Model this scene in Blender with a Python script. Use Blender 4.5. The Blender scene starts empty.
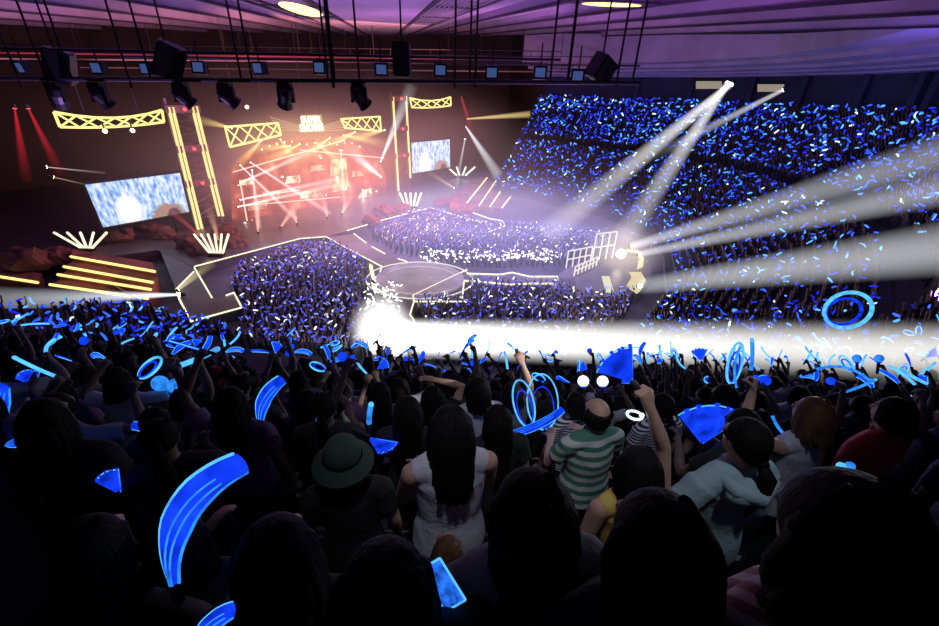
import bpy, bmesh, math, random
from mathutils import Vector, Matrix, Quaternion
random.seed(11)
R = random.Random(5)
V = Vector
PI = math.pi
scene = bpy.context.scene
C = scene.collection

# ------------------------------------------------------------------ camera maths
F = 417.3
TH = math.radians(27.8)
RO = math.radians(2.1)
CR = V((1, 0, 0)); CU = V((0, math.sin(TH), math.cos(TH))); CF = V((0, math.cos(TH), -math.sin(TH)))
cR = CR * math.cos(RO) + CU * math.sin(RO)
cU = CU * math.cos(RO) - CR * math.sin(RO)
def ray(x, y): return CF + cR * ((x - 469.5) / F) + cU * ((313 - y) / F)
def onz(x, y, z):
    d = ray(x, y); return d * (z / d.z)
def onY(x, y, Y):
    d = ray(x, y); return d * (Y / d.y)
def onplane(x, y, P, N):
    d = ray(x, y); return d * (P.dot(N) / d.dot(N))
def atdepth(x, y, t): return ray(x, y) * t
def proj(p):
    d = p.dot(CF)
    if d <= 0.05: return None
    return (469.5 + F * p.dot(cR) / d, 313 - F * p.dot(cU) / d, d)

cam_d = bpy.data.cameras.new('camera'); cam = bpy.data.objects.new('camera', cam_d); C.objects.link(cam)
cam_d.sensor_width = 36; cam_d.lens = F * 36 / 939; cam_d.clip_end = 500; cam_d.clip_start = 0.05
cam.matrix_world = Matrix(((cR.x, cU.x, -CF.x, 0), (cR.y, cU.y, -CF.y, 0), (cR.z, cU.z, -CF.z, 0), (0, 0, 0, 1)))
scene.camera = cam
scene.view_settings.view_transform = 'Standard'
try:
    scene.cycles.use_denoising = True
    scene.cycles.max_bounces = 4; scene.cycles.diffuse_bounces = 2; scene.cycles.glossy_bounces = 1
    scene.cycles.transparent_max_bounces = 24; scene.cycles.volume_bounces = 0
    scene.cycles.sample_clamp_indirect = 2.0
except Exception: pass
w = bpy.data.worlds.new('world'); scene.world = w; w.use_nodes = True
w.node_tree.nodes['Background'].inputs[0].default_value = (0.02, 0.015, 0.06, 1)
w.node_tree.nodes['Background'].inputs[1].default_value = 0.06

# ------------------------------------------------------------------ materials
def nt(name):
    m = bpy.data.materials.new(name); m.use_nodes = True
    t = m.node_tree; return m, t, t.nodes, t.links
def mat(name, col, rough=0.7, var=0.25, scale=6.0, bump=0.0, metal=0.0, bscale=None, stretch=None):
    m, t, N, L = nt(name)
    b = N['Principled BSDF']; b.inputs['Roughness'].default_value = rough; b.inputs['Metallic'].default_value = metal
    tc = N.new('ShaderNodeTexCoord'); src = tc.outputs['Object']
    if stretch:
        mp = N.new('ShaderNodeMapping'); mp.inputs['Scale'].default_value = stretch; L.new(src, mp.inputs[0]); src = mp.outputs[0]
    n = N.new('ShaderNodeTexNoise'); n.inputs['Scale'].default_value = scale; n.inputs['Detail'].default_value = 3
    L.new(src, n.inputs['Vector'])
    r = N.new('ShaderNodeValToRGB')
    c0 = [max(0, c * (1 - var)) for c in col]; c1 = [min(1, c * (1 + var)) for c in col]
    r.color_ramp.elements[0].color = (*c0, 1); r.color_ramp.elements[0].position = .3
    r.color_ramp.elements[1].color = (*c1, 1); r.color_ramp.elements[1].position = .7
    L.new(n.outputs[0], r.inputs[0]); L.new(r.outputs[0], b.inputs['Base Color'])
    if bump:
        n2 = N.new('ShaderNodeTexNoise'); n2.inputs['Scale'].default_value = bscale or scale * 2; L.new(src, n2.inputs['Vector'])
        bp = N.new('ShaderNodeBump'); bp.inputs['Strength'].default_value = bump; bp.inputs['Distance'].default_value = 0.02
        L.new(n2.outputs[0], bp.inputs['Height']); L.new(bp.outputs[0], b.inputs['Normal'])
    return m
def emat(name, col, strength, sample=False, var=0.0, scale=8.0):
    m, t, N, L = nt(name); N.remove(N['Principled BSDF'])
    e = N.new('ShaderNodeEmission'); e.inputs[0].default_value = (*col, 1); e.inputs[1].default_value = strength
    if var:
        tc = N.new('ShaderNodeTexCoord'); n = N.new('ShaderNodeTexNoise'); n.inputs['Scale'].default_value = scale
        L.new(tc.outputs['Object'], n.inputs['Vector'])
        mr = N.new('ShaderNodeMapRange'); mr.inputs[1].default_value = .3; mr.inputs[2].default_value = .7
        mr.inputs[3].default_value = strength * (1 - var); mr.inputs[4].default_value = strength * (1 + var)
        L.new(n.outputs[0], mr.inputs[0]); L.new(mr.outputs[0], e.inputs[1])
    L.new(e.outputs[0], N['Material Output'].inputs[0])
    if not sample: m.cycles.emission_sampling = 'NONE'
    return m
def attr_emat(name, strength):
    m, t, N, L = nt(name); N.remove(N['Principled BSDF'])
    e = N.new('ShaderNodeEmission'); a = N.new('ShaderNodeAttribute'); a.attribute_name = 'glow'
    L.new(a.outputs['Color'], e.inputs[0]); e.inputs[1].default_value = strength
    L.new(e.outputs[0], N['Material Output'].inputs[0]); m.cycles.emission_sampling = 'NONE'
    return m
def attr_mat(name):
    m, t, N, L = nt(name); b = N['Principled BSDF']; b.inputs['Roughness'].default_value = .8
    a = N.new('ShaderNodeAttribute'); a.attribute_name = 'tint'; L.new(a.outputs['Color'], b.inputs['Base Color'])
    return m
def stripes(name, ca, cb, freq, axis='Z', rough=.8):
    m, t, N, L = nt(name); b = N['Principled BSDF']; b.inputs['Roughness'].default_value = rough
    tc = N.new('ShaderNodeTexCoord'); wv = N.new('ShaderNodeTexWave'); wv.bands_direction = axis
    wv.inputs['Scale'].default_value = freq; wv.inputs['Distortion'].default_value = .6; wv.inputs['Detail'].default_value = 1
    L.new(tc.outputs['Object'], wv.inputs['Vector'])
    r = N.new('ShaderNodeValToRGB'); r.color_ramp.elements[0].color = (*ca, 1); r.color_ramp.elements[1].color = (*cb, 1)
    r.color_ramp.elements[0].position = .42; r.color_ramp.elements[1].position = .58
    L.new(wv.outputs[0], r.inputs[0]); L.new(r.outputs[0], b.inputs['Base Color'])
    return m
def math_node(N, L, op, a, b=None, clamp=False):
    n = N.new('ShaderNodeMath'); n.operation = op; n.use_clamp = clamp
    for i, x in enumerate((a, b)):
        if x is None: continue
        if isinstance(x, (int, float)): n.inputs[i].default_value = x
        else: L.new(x, n.inputs[i])
    return n.outputs[0]
def beam_mat(name, col, target, r0, r1, Ln, f0, f1, power=1.0, flick=0.0):
    """emission imitating light scattered by haze inside a cone: brightness falls along and across the beam"""
    m, t, N, L = nt(name); N.remove(N['Principled BSDF'])
    tc = N.new('ShaderNodeTexCoord'); sp = N.new('ShaderNodeSeparateXYZ'); L.new(tc.outputs['Object'], sp.inputs[0])
    x, y, z = sp.outputs
    tt = math_node(N, L, 'DIVIDE', z, Ln, True)
    rr = math_node(N, L, 'MULTIPLY_ADD', tt, r1 - r0); rr.node.inputs[2].default_value = r0
    d2 = math_node(N, L, 'ADD', math_node(N, L, 'MULTIPLY', x, x), math_node(N, L, 'MULTIPLY', y, y))
    rho2 = math_node(N, L, 'DIVIDE', d2, math_node(N, L, 'MULTIPLY', rr, rr))
    prof = math_node(N, L, 'SUBTRACT', 1.0, rho2, True)
    prof = math_node(N, L, 'POWER', prof, power)
    inv = math_node(N, L, 'SUBTRACT', 1.0, tt, True)
    fall = math_node(N, L, 'MULTIPLY_ADD', math_node(N, L, 'POWER', inv, 1.6), f0 - f1); fall.node.inputs[2].default_value = f1
    s = math_node(N, L, 'DIVIDE', math_node(N, L, 'MULTIPLY', prof, fall), rr)
    s = math_node(N, L, 'MULTIPLY', s, target * .75)
    if flick:
        nz = N.new('ShaderNodeTexNoise'); nz.inputs['Scale'].default_value = .35; nz.inputs['Detail'].default_value = 2
        L.new(tc.outputs['Object'], nz.inputs['Vector'])
        s = math_node(N, L, 'MULTIPLY', s, math_node(N, L, 'MULTIPLY_ADD', nz.outputs[0], flick * 2)); s.node.inputs[1].links[0].from_node.inputs[2].default_value = 1 - flick
    e = N.new('ShaderNodeEmission'); e.inputs[0].default_value = (*col, 1); L.new(s, e.inputs[1])
    L.new(e.outputs[0], N['Material Output'].inputs['Volume'])
    try: m.cycles.volume_step_rate = .3
    except Exception: pass
    return m
def haze_glow_mat(name, col, k, power=2.0, noise=0.0, nscale=2.0):  # emission standing in for stage light scattered by haze
    m, t, N, L = nt(name); N.remove(N['Principled BSDF'])
    tc = N.new('ShaderNodeTexCoord'); ln = N.new('ShaderNodeVectorMath'); ln.operation = 'DOT_PRODUCT'
    L.new(tc.outputs['Object'], ln.inputs[0]); L.new(tc.outputs['Object'], ln.inputs[1])
    p = math_node(N, L, 'POWER', math_node(N, L, 'SUBTRACT', 1.0, ln.outputs['Value'], True), power)
    s = math_node(N, L, 'MULTIPLY', p, k)
    if noise:
        nz = N.new('ShaderNodeTexNoise'); nz.inputs['Scale'].default_value = nscale; nz.inputs['Detail'].default_value = 2
        L.new(tc.outputs['Object'], nz.inputs['Vector'])
        mr = N.new('ShaderNodeMapRange'); mr.inputs[1].default_value = .35; mr.inputs[2].default_value = .65
        mr.inputs[3].default_value = 1 - noise; mr.inputs[4].default_value = 1 + noise; L.new(nz.outputs[0], mr.inputs[0])
        s = math_node(N, L, 'MULTIPLY', s, mr.outputs[0])
    e = N.new('ShaderNodeEmission'); e.inputs[0].default_value = (*col, 1); L.new(s, e.inputs[1])
    L.new(e.outputs[0], N['Material Output'].inputs['Volume'])
    return m

M = {}
M['black'] = mat('black_metal', (.012, .012, .016), .5)
M['dark'] = mat('dark_metal', (.02, .018, .022), .6)
M['steel'] = mat('steel', (.15, .14, .15), .45, metal=.6)
M['concrete'] = mat('concrete', (.035, .032, .04), .9, bump=.2)
M['floor'] = mat('arena_floor', (.07, .06, .08), .6, scale=.3)
M['deck'] = mat('stage_deck', (.10, .09, .10), .35, scale=.4)
M['wall'] = mat('dark_wall', (.05, .038, .03), .9, scale=.1)
M['wallr'] = mat('blue_wall', (.03, .03, .06), .9, scale=.2)
M['ceil'] = mat('ceiling_panel', (.42, .34, .50), .75, var=.12, scale=.25)
M['rib'] = mat('ceiling_rib', (.045, .03, .06), .8)
M['slat'] = mat('ceiling_slat', (.35, .28, .32), .6)
M['red_rock'] = mat('rock_red', (.20, .085, .075), .9, scale=.8, bump=.8)
M['seat'] = mat('seat_plastic', (.03, .03, .05), .5)
M['tag'] = mat('white_tag', (.75, .75, .78), .6)
M['led'] = emat('warm_led', (1, .74, .34), 3.0)
M['led_white'] = emat('white_led', (1, .86, .60), 1.5)
M['truss_led'] = emat('truss_led', (1, .84, .26), 1.5)
M['pink'] = emat('pink_lamp', (1, .35, .3), 3.0)
M['redlamp'] = emat('red_lamp', (1, .05, .07), 4)
M['lens'] = emat('white_lens', (1, .97, .92), 9)
M['lens_y'] = emat('yellow_lens', (1, .75, .35), 6)
M['lens_b'] = emat('blue_lens', (.12, .2, .6), .35)
M['lamp_w'] = emat('ceiling_lamp', (1, .88, .72), 5.0)
M['lamp_y'] = emat('ceiling_lamp_yellow', (1, .72, .25), 3.0, var=.3)
M['panel_w'] = emat('window_light', (.62, .52, .42), .5)

# ------------------------------------------------------------------ object helpers
def tag(o, label=None, cat=None, group=None, kind=None):
    if label: o['label'] = label
    if cat: o['category'] = cat
    if group: o['group'] = group
    if kind: o['kind'] = kind
    return o
def empty(name, loc=(0, 0, 0), rz=0.0, **k):
    o = bpy.data.objects.new(name, None); C.objects.link(o); o.location = loc; o.rotation_euler = (0, 0, rz); o.empty_display_size = .1
    return tag(o, **k)
def obj(name, me, m=None, parent=None, smooth=True):
    if isinstance(me, bmesh.types.BMesh):
        b = me; me = bpy.data.meshes.new(name); b.normal_update(); b.to_mesh(me); b.free()
    if m is not None and not me.materials:
        for x in (m if isinstance(m, (list, tuple)) else [m]): me.materials.append(x)
    if smooth: me.polygons.foreach_set('use_smooth', [True] * len(me.polygons))
    o = bpy.data.objects.new(name, me); C.objects.link(o)
    if parent is not None: o.parent = parent
    return o
def pobj(name, bm, m, parent, smooth=False, label=None):
    """a part given in world coordinates, under a parent that stands anywhere"""
    o = obj(name, bm, m, parent, smooth)
    o.matrix_parent_inverse = PINV(parent)
    if label: o['label'] = label
    return o
def PINV(p):
    mw = Matrix.LocRotScale(p.location, p.rotation_euler, p.scale)
    if p.parent is not None: mw = PINV(p.parent).inverted() @ mw if False else mw
    return mw.inverted()
def add_box(bm, c, s, rot=None, mi=0):
    M4 = Matrix.Translation(V(c)) @ (rot.to_4x4() if rot is not None else Matrix.Identity(4)) @ Matrix.Diagonal((s[0], s[1], s[2], 1))
    g = bmesh.ops.create_cube(bm, size=1, matrix=M4)
    for v in g['verts']:
        for f in v.link_faces: f.material_index = mi
def add_ell(bm, c, r, rot=None, u=14, v=9, mi=0):
    M4 = Matrix.Translation(V(c)) @ (rot.to_4x4() if rot is not None else Matrix.Identity(4)) @ Matrix.Diagonal((r[0], r[1], r[2], 1))
    g = bmesh.ops.create_uvsphere(bm, u_segments=u, v_segments=v, radius=1, matrix=M4)
    if mi:
        for x in g['verts']:
            for f in x.link_faces: f.material_index = mi
def frame_from(d, ref=None):
    d = d.normalized(); ref = V(ref) if ref is not None else (V((1, 0, 0)) if abs(d.x) < .9 else V((0, 1, 0)))
    a = ref - d * ref.dot(d)
    if a.length < 1e-4: a = V((0, 1, 0)) - d * d.y
    a.normalize(); return a, d.cross(a)
def add_tube(bm, pts, rad, n=8, ref=None, cap=True, mi=0, rnd=False):
    """pts: points; rad: a radius, (ra, rb) or a list of those; ra is across ref"""
    pts = [V(p) for p in pts]
    if not isinstance(rad, list): rad = [rad] * len(pts)
    rad = [(r, r) if isinstance(r, (int, float)) else r for r in rad]
    if rnd:
        d0 = (pts[0] - pts[1]).normalized(); d1 = (pts[-1] - pts[-2]).normalized()
        r0, r1 = rad[0], rad[-1]
        m0, m1 = min(r0), min(r1)
        pts = [pts[0] + d0 * m0 * .85, pts[0] + d0 * m0 * .5] + pts + [pts[-1] + d1 * m1 * .5, pts[-1] + d1 * m1 * .85]
        rad = [tuple(x * .45 for x in r0), tuple(x * .84 for x in r0)] + rad + [tuple(x * .84 for x in r1), tuple(x * .45 for x in r1)]
    rings = []; a = None
    for i, p in enumerate(pts):
        d = (pts[min(i + 1, len(pts) - 1)] - pts[max(i - 1, 0)])
        if d.length < 1e-9: d = V((0, 0, 1))
        a, b = frame_from(d, a if a is not None else ref)
        rings.append([bm.verts.new(p + a * (math.cos(2 * PI * k / n) * rad[i][0]) + b * (math.sin(2 * PI * k / n) * rad[i][1])) for k in range(n)])
    fs = []
    for r0, r1 in zip(rings, rings[1:]):
        for k in range(n): fs.append(bm.faces.new((r0[k], r0[(k + 1) % n], r1[(k + 1) % n], r1[k])))
    if cap:
        fs.append(bm.faces.new(rings[0][::-1])); fs.append(bm.faces.new(rings[-1]))
    if mi:
        for f in fs: f.material_index = mi
    return rings
def prism(bm, poly, z0, z1, mi=0):
    lo = [bm.verts.new((p[0], p[1], z0)) for p in poly]; hi = [bm.verts.new((p[0], p[1], z1)) for p in poly]
    n = len(poly)
    fs = [bm.faces.new(hi), bm.faces.new(lo[::-1])]
    for i in range(n): fs.append(bm.faces.new((lo[i], lo[(i + 1) % n], hi[(i + 1) % n], hi[i])))
    bmesh.ops.recalc_face_normals(bm, faces=fs)
def BM(): return bmesh.new()
def copy_tree(o, parent=None):
    c = o.copy(); C.objects.link(c)
    if parent is not None: c.parent = parent
    for ch in o.children:
        copy_tree(ch, c)
    return c
def rotz(v, a):
    c, s = math.cos(a), math.sin(a); return V((v.x * c - v.y * s, v.x * s + v.y * c, v.z))
def inpoly(x, y, P):
    r = False; j = len(P) - 1
    for i in range(len(P)):
        if (P[i][1] > y) != (P[j][1] > y) and x < (P[j][0] - P[i][0]) * (y - P[i][1]) / (P[j][1] - P[i][1]) + P[i][0]: r = not r
        j = i
    return r

# ------------------------------------------------------------------ the setting
FZ = -20.0; DZ = -18.8
bm = BM(); prism(bm, [(-100, -5), (100, -5), (100, 170), (-100, 170)], FZ - .3, FZ)
tag(obj('floor', bm, M['floor'], smooth=False), kind='structure')

# seating bowl: bottom points, outward normals
BN = [((-52, 50), (-.8, -.6)), ((-38, 39), (-.62, -.78)), ((-27, 32), (-.42, -.91)), ((-16, 28), (-.15, -.99)), ((-6, 27), (0, -1)),
      ((8, 27), (0, -1)), ((15, 32), (.5, -.86)), ((22, 42), (.88, -.47)), ((26, 53), (1, -.05)), ((27, 62), (.97, .22)),
      ((23, 73), (.8, .6)), ((13, 84), (.6, .8)), ((4, 91), (.42, .91))]
ST = []
SUB = 8
for (b0, n0), (b1, n1) in zip(BN, BN[1:]):
    for k in range(SUB):
        t = k / SUB; t2 = t
        b = V((b0[0] + (b1[0] - b0[0]) * t, b0[1] + (b1[1] - b0[1]) * t))
        n = V((n0[0] + (n1[0] - n0[0]) * t2, n0[1] + (n1[1] - n0[1]) * t2)).normalized()
        ST.append((b, n))
ST.append((V(BN[-1][0]), V(BN[-1][1]).normalized()))
ROWS = 40; RUN = .72; RISE = .45; BZ = -18.8
bm = BM(); prev = None
def rmax(b, n):
    for r in range(ROWS):
        q = proj(V((b.x + n.x * RUN * r, b.y + n.y * RUN * r, BZ + RISE * r + .3)))
        if q and q[0] < 400 and b.x < -18 and q[0] > -60 and q[1] < 306: return r
    return ROWS
for b, n in ST:
    rm = rmax(b, n)
    col = [bm.verts.new((b.x, b.y, FZ)), bm.verts.new((b.x, b.y, BZ))]
    for r in range(ROWS):
        p = b + n * (RUN * min(r, rm)); q = b + n * (RUN * min(r + 1, rm))
        z = BZ + RISE * min(r, rm)
        if r: col.append(bm.verts.new((p.x, p.y, z)))
        col.append(bm.verts.new((q.x, q.y, z)))
    if prev:
        for i in range(len(col) - 1): bm.faces.new((prev[i], prev[i + 1], col[i + 1], col[i]))
    prev = col
tag(obj('stand_terrace', bm, M['concrete'], smooth=False), kind='structure')
TOPZ = BZ + RISE * (ROWS - 1)

def ceil_z_(Y): return 2.2 + .085 * max(Y, 0)
# wall behind the last row and round the far end
def wall_strip(name, pts, z0, z1, m, th=.6):
    bm = BM(); prev = None
    for i, p in enumerate(pts):
        z1i = z1[i] if isinstance(z1, (list, tuple)) else z1
        col = [bm.verts.new((p[0], p[1], z0)), bm.verts.new((p[0], p[1], z1i))]
        if prev: bm.faces.new((prev[0], prev[1], col[1], col[0]))
        prev = col
    return tag(obj(name, bm, m, smooth=False), kind='structure')
CSL = .085; CH = 2.2
def ceil_z(Y): return CH + CSL * max(Y, 0)
edge = [(b + n * (RUN * ROWS + .3)) for b, n in ST]
for si, (off, za, zb) in enumerate(((.05, 4.1, 4.35), (2.5, 4.35, 4.65), (5.5, 4.65, 5.05), (9.0, 5.05, 5.6), (13.0, 5.6, 12.0))):
    bm = BM(); prev = None
    for (b, n), e in list(zip(ST, edge))[SUB * 5 + 3:]:
        o1 = e - n * off; o2 = e - n * (off + (2.45, 3.0, 3.5, 4.0, 4.0)[si])
        col = [bm.verts.new((o1.x, o1.y, za)), bm.verts.new((o2.x, o2.y, za + .05)), bm.verts.new((o2.x, o2.y, min(zb, ceil_z_(o2.y) + .3)))]
        if prev:
            for i in range(2): bm.faces.new((prev[i], prev[i + 1], col[i + 1], col[i]))
        prev = col
    tag(obj('trim_%d' % (50 + si), bm, M['ceil'], smooth=False), kind='structure')
right_edge = [(p.x, p.y) for p in edge[SUB * 5:]]
wall_strip('wall_right', right_edge, TOPZ - .3, [ceil_z(p[1]) + .2 for p in right_edge], M['wallr'])
wall_strip('wall_near', [(p.x, p.y) for p in edge[:SUB * 5 + 1]], TOPZ - .3, [ceil_z(p.y) + .2 for p in edge[:SUB * 5 + 1]], M['wallr'])
le = right_edge[-1]
wall_strip('wall_far', [le, (10, 150), (-34, 150), (-74, 118), (-92, 80), (-98, 40), (edge[0].x, edge[0].y)], FZ, 15.6, M['wall'])
# columns standing along the right wall
pxs = (640, 690, 745, 805, 850, 910, 935)
k = 0
for x in pxs:
    best = min(edge[SUB * 5:], key=lambda e: abs((proj(V((e.x, e.y, 0))) or (9e9, 0, 0))[0] - x))
    bm = BM(); inn = (V((8, 55)) - V((best.x, best.y))).normalized()
    c = V((best.x, best.y)) + inn * .5
    add_box(bm, (c.x, c.y, (TOPZ - .3 + ceil_z(c.y)) / 2), (.9, .9, ceil_z(c.y) - TOPZ + .3), Matrix.Rotation(math.atan2(inn.y, inn.x), 3, 'Z'))
    tag(obj('trim_%d' % (k + 1), bm, M['wallr'], smooth=False), kind='structure'); k += 1

# ceiling: rising away, long bays running towards the stage
RD = V((ray(385, 52).x / ray(385, 52).y, 1.0))          # run of the bays per metre of Y
Y0, Y1 = -6.0, 152.0
def cpt(q, Y, dz=0.0):
    x = q + RD.x * Y; return V((x, Y, CH + CSL * Y + dz + .024 * min(x + 2, 0) * min(1, max(Y, 0) / 30)))
def qx(x, y=0):   # where a pixel of the ceiling lies across the bays
    d = ray(x, y); t = CH / (d.z - CSL * d.y); p = d * t; return p.x - RD.x * p.y
bays = [-130, -100, -78, -60, -44, -32, -23, -16, -11, -7.5, qx(262), qx(314), qx(437), qx(492), 6.4, 10, 15, 21, 29, 40, 58, 80, 110]
bays = sorted(bays)
bm = BM()
for q0, q1 in zip(bays, bays[1:]):
    # each bay: a flat tray that slopes up to a drop edge
    drop = min(.9, (q1 - q0) * .15)
    if q0 >= qx(262) - .01 and q1 <= qx(492) + .01: drop = .02
    s = -1 if (q0 + q1) < 0 else 1
    dz0, dz1 = (0, drop) if s > 0 else (drop, 0)
    e = q1 if s > 0 else q0
    YS = [Y0, 0, 10, 20, 30, 50, 75, Y1]
    for ya, yb in zip(YS, YS[1:]):
        bm.faces.new([bm.verts.new(v) for v in (cpt(q0, ya, dz0), cpt(q0, yb, dz0), cpt(q1, yb, dz1), cpt(q1, ya, dz1))])
        bm.faces.new([bm.verts.new(v) for v in (cpt(e, ya, 0), cpt(e, yb, 0), cpt(e, yb, drop), cpt(e, ya, drop))])
tag(obj('ceiling', bm, M['ceil'], smooth=False), kind='structure')
for i, q in enumerate(bays[1:-1]):
    bm = BM(); wd = .42 if qx(300) - .1 <= q <= qx(450) + .1 else .26
    vs = []
    for Y in (Y0, 0, 10, 20, 30, 50, 75, Y1):
        vs.append([bm.verts.new(cpt(q + sx * wd / 2, Y, sz)) for sx, sz in ((-1, -.10), (1, -.10), (1, .06), (-1, .06))])
    for v0, v1 in zip(vs, vs[1:]):
        for j in range(4): bm.faces.new((v0[j], v0[(j + 1) % 4], v1[(j + 1) % 4], v1[j]))
    tag(obj('trim_%d' % (20 + i), bm, M['rib'], smooth=False), kind='structure')
# the two slatted grilles beside the middle bay
for gi, (qa, qb) in enumerate(((qx(262), qx(314)), (qx(437), qx(492)))):
    g = empty('ceiling_grille', cpt((qa + qb) / 2, 10), label=('slatted ceiling grille with a yellow lamp glowing through it', 'slatted ceiling grille without a lamp above the hanging loudspeaker')[gi], cat='ceiling grille')
    bm = BM(); nS = 9
    for j in range(nS):
        q = qa + (qb - qa) * (j + .5) / nS
        vs = [[bm.verts.new(cpt(q + sx * .06, Y, sz)) for sx, sz in ((-1, -.07), (1, -.07), (1, -.02), (-1, -.02))] for Y in (0, 60)]
        for t in range(4): bm.faces.new((vs[0][t], vs[0][(t + 1) % 4], vs[1][(t + 1) % 4], vs[1][t]))
    pobj('slat', bm, M['slat'], g)
    for Y in (22, 34, 46):
        bm = BM(); add_box(bm, cpt((qa + qb) / 2, Y, -.09), (abs(qb - qa) + .25, .14, .1)); pobj('crossbar', bm, M['rib'], g)
    if gi == 0:
        bm = BM(); add_ell(bm, onz(302, 10, CH + CSL * 17) * 1.0, (.85, 2.3, .05), u=20, v=8); pobj('lamp', bm, M['lamp_y'], g, True, 'glowing yellow lamp')
for j, (x, y, rx, ry, lb) in enumerate(((597, 44, .75, 2.2, 'round white ceiling lamp, brightest and nearest of the ceiling downlights'), (738, 55, 1.1, 1.6, 'warm oval ceiling lamp above the crossing white beams'),
        (757, 68, .9, 2.4, 'small white ceiling lamp beside the lit booth windows'), (700, 62, .8, 2.0, 'dim yellowish ceiling lamp beside the rig end'), (612, 2, 2.4, .5, 'warm glowing ceiling lamp cut by the top picture edge'))):
    d = ray(x, y); t = CH / (d.z - CSL * d.y); p = d * t
    if p.y > 110 or t < 0: p = d * (100 / d.y); p.z = CH + CSL * 100
    g = empty('ceiling_lamp', p, label=lb, cat='ceiling lamp')
    bm = BM(); add_ell(bm, p + V((0, 0, -.12)), (rx * (p.y / 60) ** .5, ry * (p.y / 60) ** .5, .07), u=20, v=8); pobj('diffuser', bm, M['lamp_w'] if j != 4 else M['lamp_y'], g, True)
    bm = BM(); add_tube(bm, [p + V((0, 0, -.08)), p + V((0, 0, .05))], [(rx * 1.1, ry * 1.1)] * 2, n=20, ref=(1, 0, 0)); pobj('rim', bm, M['rib'], g)

# ------------------------------------------------------------------ the stage
SP = V((-44, 54.5, 0)); SD = V((.606, .795, 0)).normalized(); SN = V((.795, -.606, 0)).normalized()
UP = V((0, 0, 1))
SROT = Matrix((SD, UP, SN)).transposed()
def sp(x, y, off=0.0): return onplane(x, y, SP + SN * off, SN)
def deck_poly(px, z=DZ): return [onz(x, y, z) for x, y in px]
def led_edge(name, px, parent, z=DZ, r=.075, m='led_white', closed=False):
    pts = [onz(x, y, z) + V((0, 0, .06)) for x, y in px]
    if closed: pts.append(pts[0])
    bm = BM()
    for a, b in zip(pts, pts[1:]): add_tube(bm, [a, b], r, n=6)
    return pobj(name, bm, M[m], parent)
def stage_thing(name, px, label, cat, z=DZ, back=None, m='deck'):
    poly = deck_poly(px, z)
    if back: poly += back
    g = empty(name, (sum(p.x for p in poly) / len(poly), sum(p.y for p in poly) / len(poly), FZ), label=label, cat=cat)
    bm = BM(); prism(bm, poly, FZ, z); pobj('deck', bm, M[m], g)
    return g
bl = SP + SD * -12; br = SP + SD * 66
main_px = [(158, 250), (194.5, 267), (300, 239), (326, 237), (347, 231), (384, 220), (430, 208), (475, 221), (505, 226)]
g = stage_thing('main_stage', main_px, 'long main stage deck with lit front edge below the red stage set', 'stage', back=[br + SN * 6, br, bl, bl + SN * 3])
led_edge('led_edge', [(194.5, 267), (300, 239), (326, 237)], g)
led_edge('led_edge', [(347, 231), (384, 220), (430, 208), (475, 221), (487, 222)], g)
led_edge('led_edge', [(473, 213), (490, 219), (502, 221), (506, 226), (489, 232)], g)
g = stage_thing('side_stage', [(160, 250), (194.5, 268), (212, 298), (226, 296), (234, 293), (242, 308), (191, 322), (176, 290)], 'zigzag side stage edged with light strips beside the stepped red stage', 'stage', z=DZ - .02)
led_edge('led_edge', [(194.5, 268), (212, 298)], g); led_edge('led_edge', [(226, 296), (234, 293), (242, 308), (191, 322), (185, 310), (180, 301), (176, 290), (194, 272)], g)
run_px = [(326, 237), (354, 234), (378, 250), (398, 259), (414, 262), (465, 274), (464, 282), (462, 302), (414, 302), (411, 318), (414, 325), (397, 359), (375, 359), (378, 310), (372, 286), (382, 268), (344, 247)]
g = stage_thing('center_runway', run_px, 'catwalk stage leading from main stage through the floor crowd, outlined by thin light strips', 'stage', z=DZ - .01)
led_edge('led_edge', [(326, 237), (344, 247), (382, 267), (380, 272)], g)
led_edge('led_edge', [(354, 234), (366, 243)], g); led_edge('led_edge', [(372, 247), (385, 254)], g); led_edge('led_edge', [(398, 259), (407, 262)], g)
led_edge('led_edge', [(372, 286), (387, 295)], g); led_edge('led_edge', [(374, 284), (376, 277)], g)
led_edge('led_edge', [(467, 270), (413, 296), (414, 302), (462, 302), (464, 282)], g)
led_edge('led_edge', [(414, 302), (410, 315), (414, 321), (414, 330)], g); led_edge('led_edge', [(375, 359), (397, 359), (402, 342)], g)
bm = BM()  # swirls of light on the deck, made as emissive rings
c = onz(420, 279, DZ)
for a0, a1, rr in ((0, 2 * PI, 5.2), (.4, 2.8, 3.6), (3.4, 5.6, 4.2)):
    pts = [c + V((math.cos(a0 + (a1 - a0) * i / 30) * rr * 1.15, math.sin(a0 + (a1 - a0) * i / 30) * rr, .05)) for i in range(31)]
    add_tube(bm, pts, .07, n=5)
pobj('painted_light_swirl', bm, emat('light_swirl_glow', (1, .93, .8), .9), g)
bm = BM(); add_tube(bm, [c + V((0, 0, .02)), c + V((0, 0, .1))], [(5, 5)] * 2, n=40); pobj('round_platform', bm, mat('pale_deck', (.42, .38, .36), .5, scale=.5), g)
g = stage_thing('runway', [(465, 272), (500, 275), (560, 277), (560, 285), (500, 286), (464, 283)], 'straight runway joining the round centre platform to the round far stage', 'stage', z=DZ - .03)
led_edge('led_edge', [(464, 281), (490, 283), (510, 285), (530, 284), (556, 284)], g, r=.09); led_edge('led_edge', [(467, 274), (500, 275), (512, 273), (530, 277), (557, 277), (558, 284)], g, r=.09)
g = stage_thing('round_stage', [(556, 276), (570, 266), (596, 259), (625, 255), (645, 257), (652, 266), (650, 280), (640, 292), (610, 297), (575, 297), (556, 288)], 'rounded end stage with scaffold rails and glowing lamp in the floor crowd', 'stage', m='deck')
ctr = onz(612, 275, DZ)
bm = BM()
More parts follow.
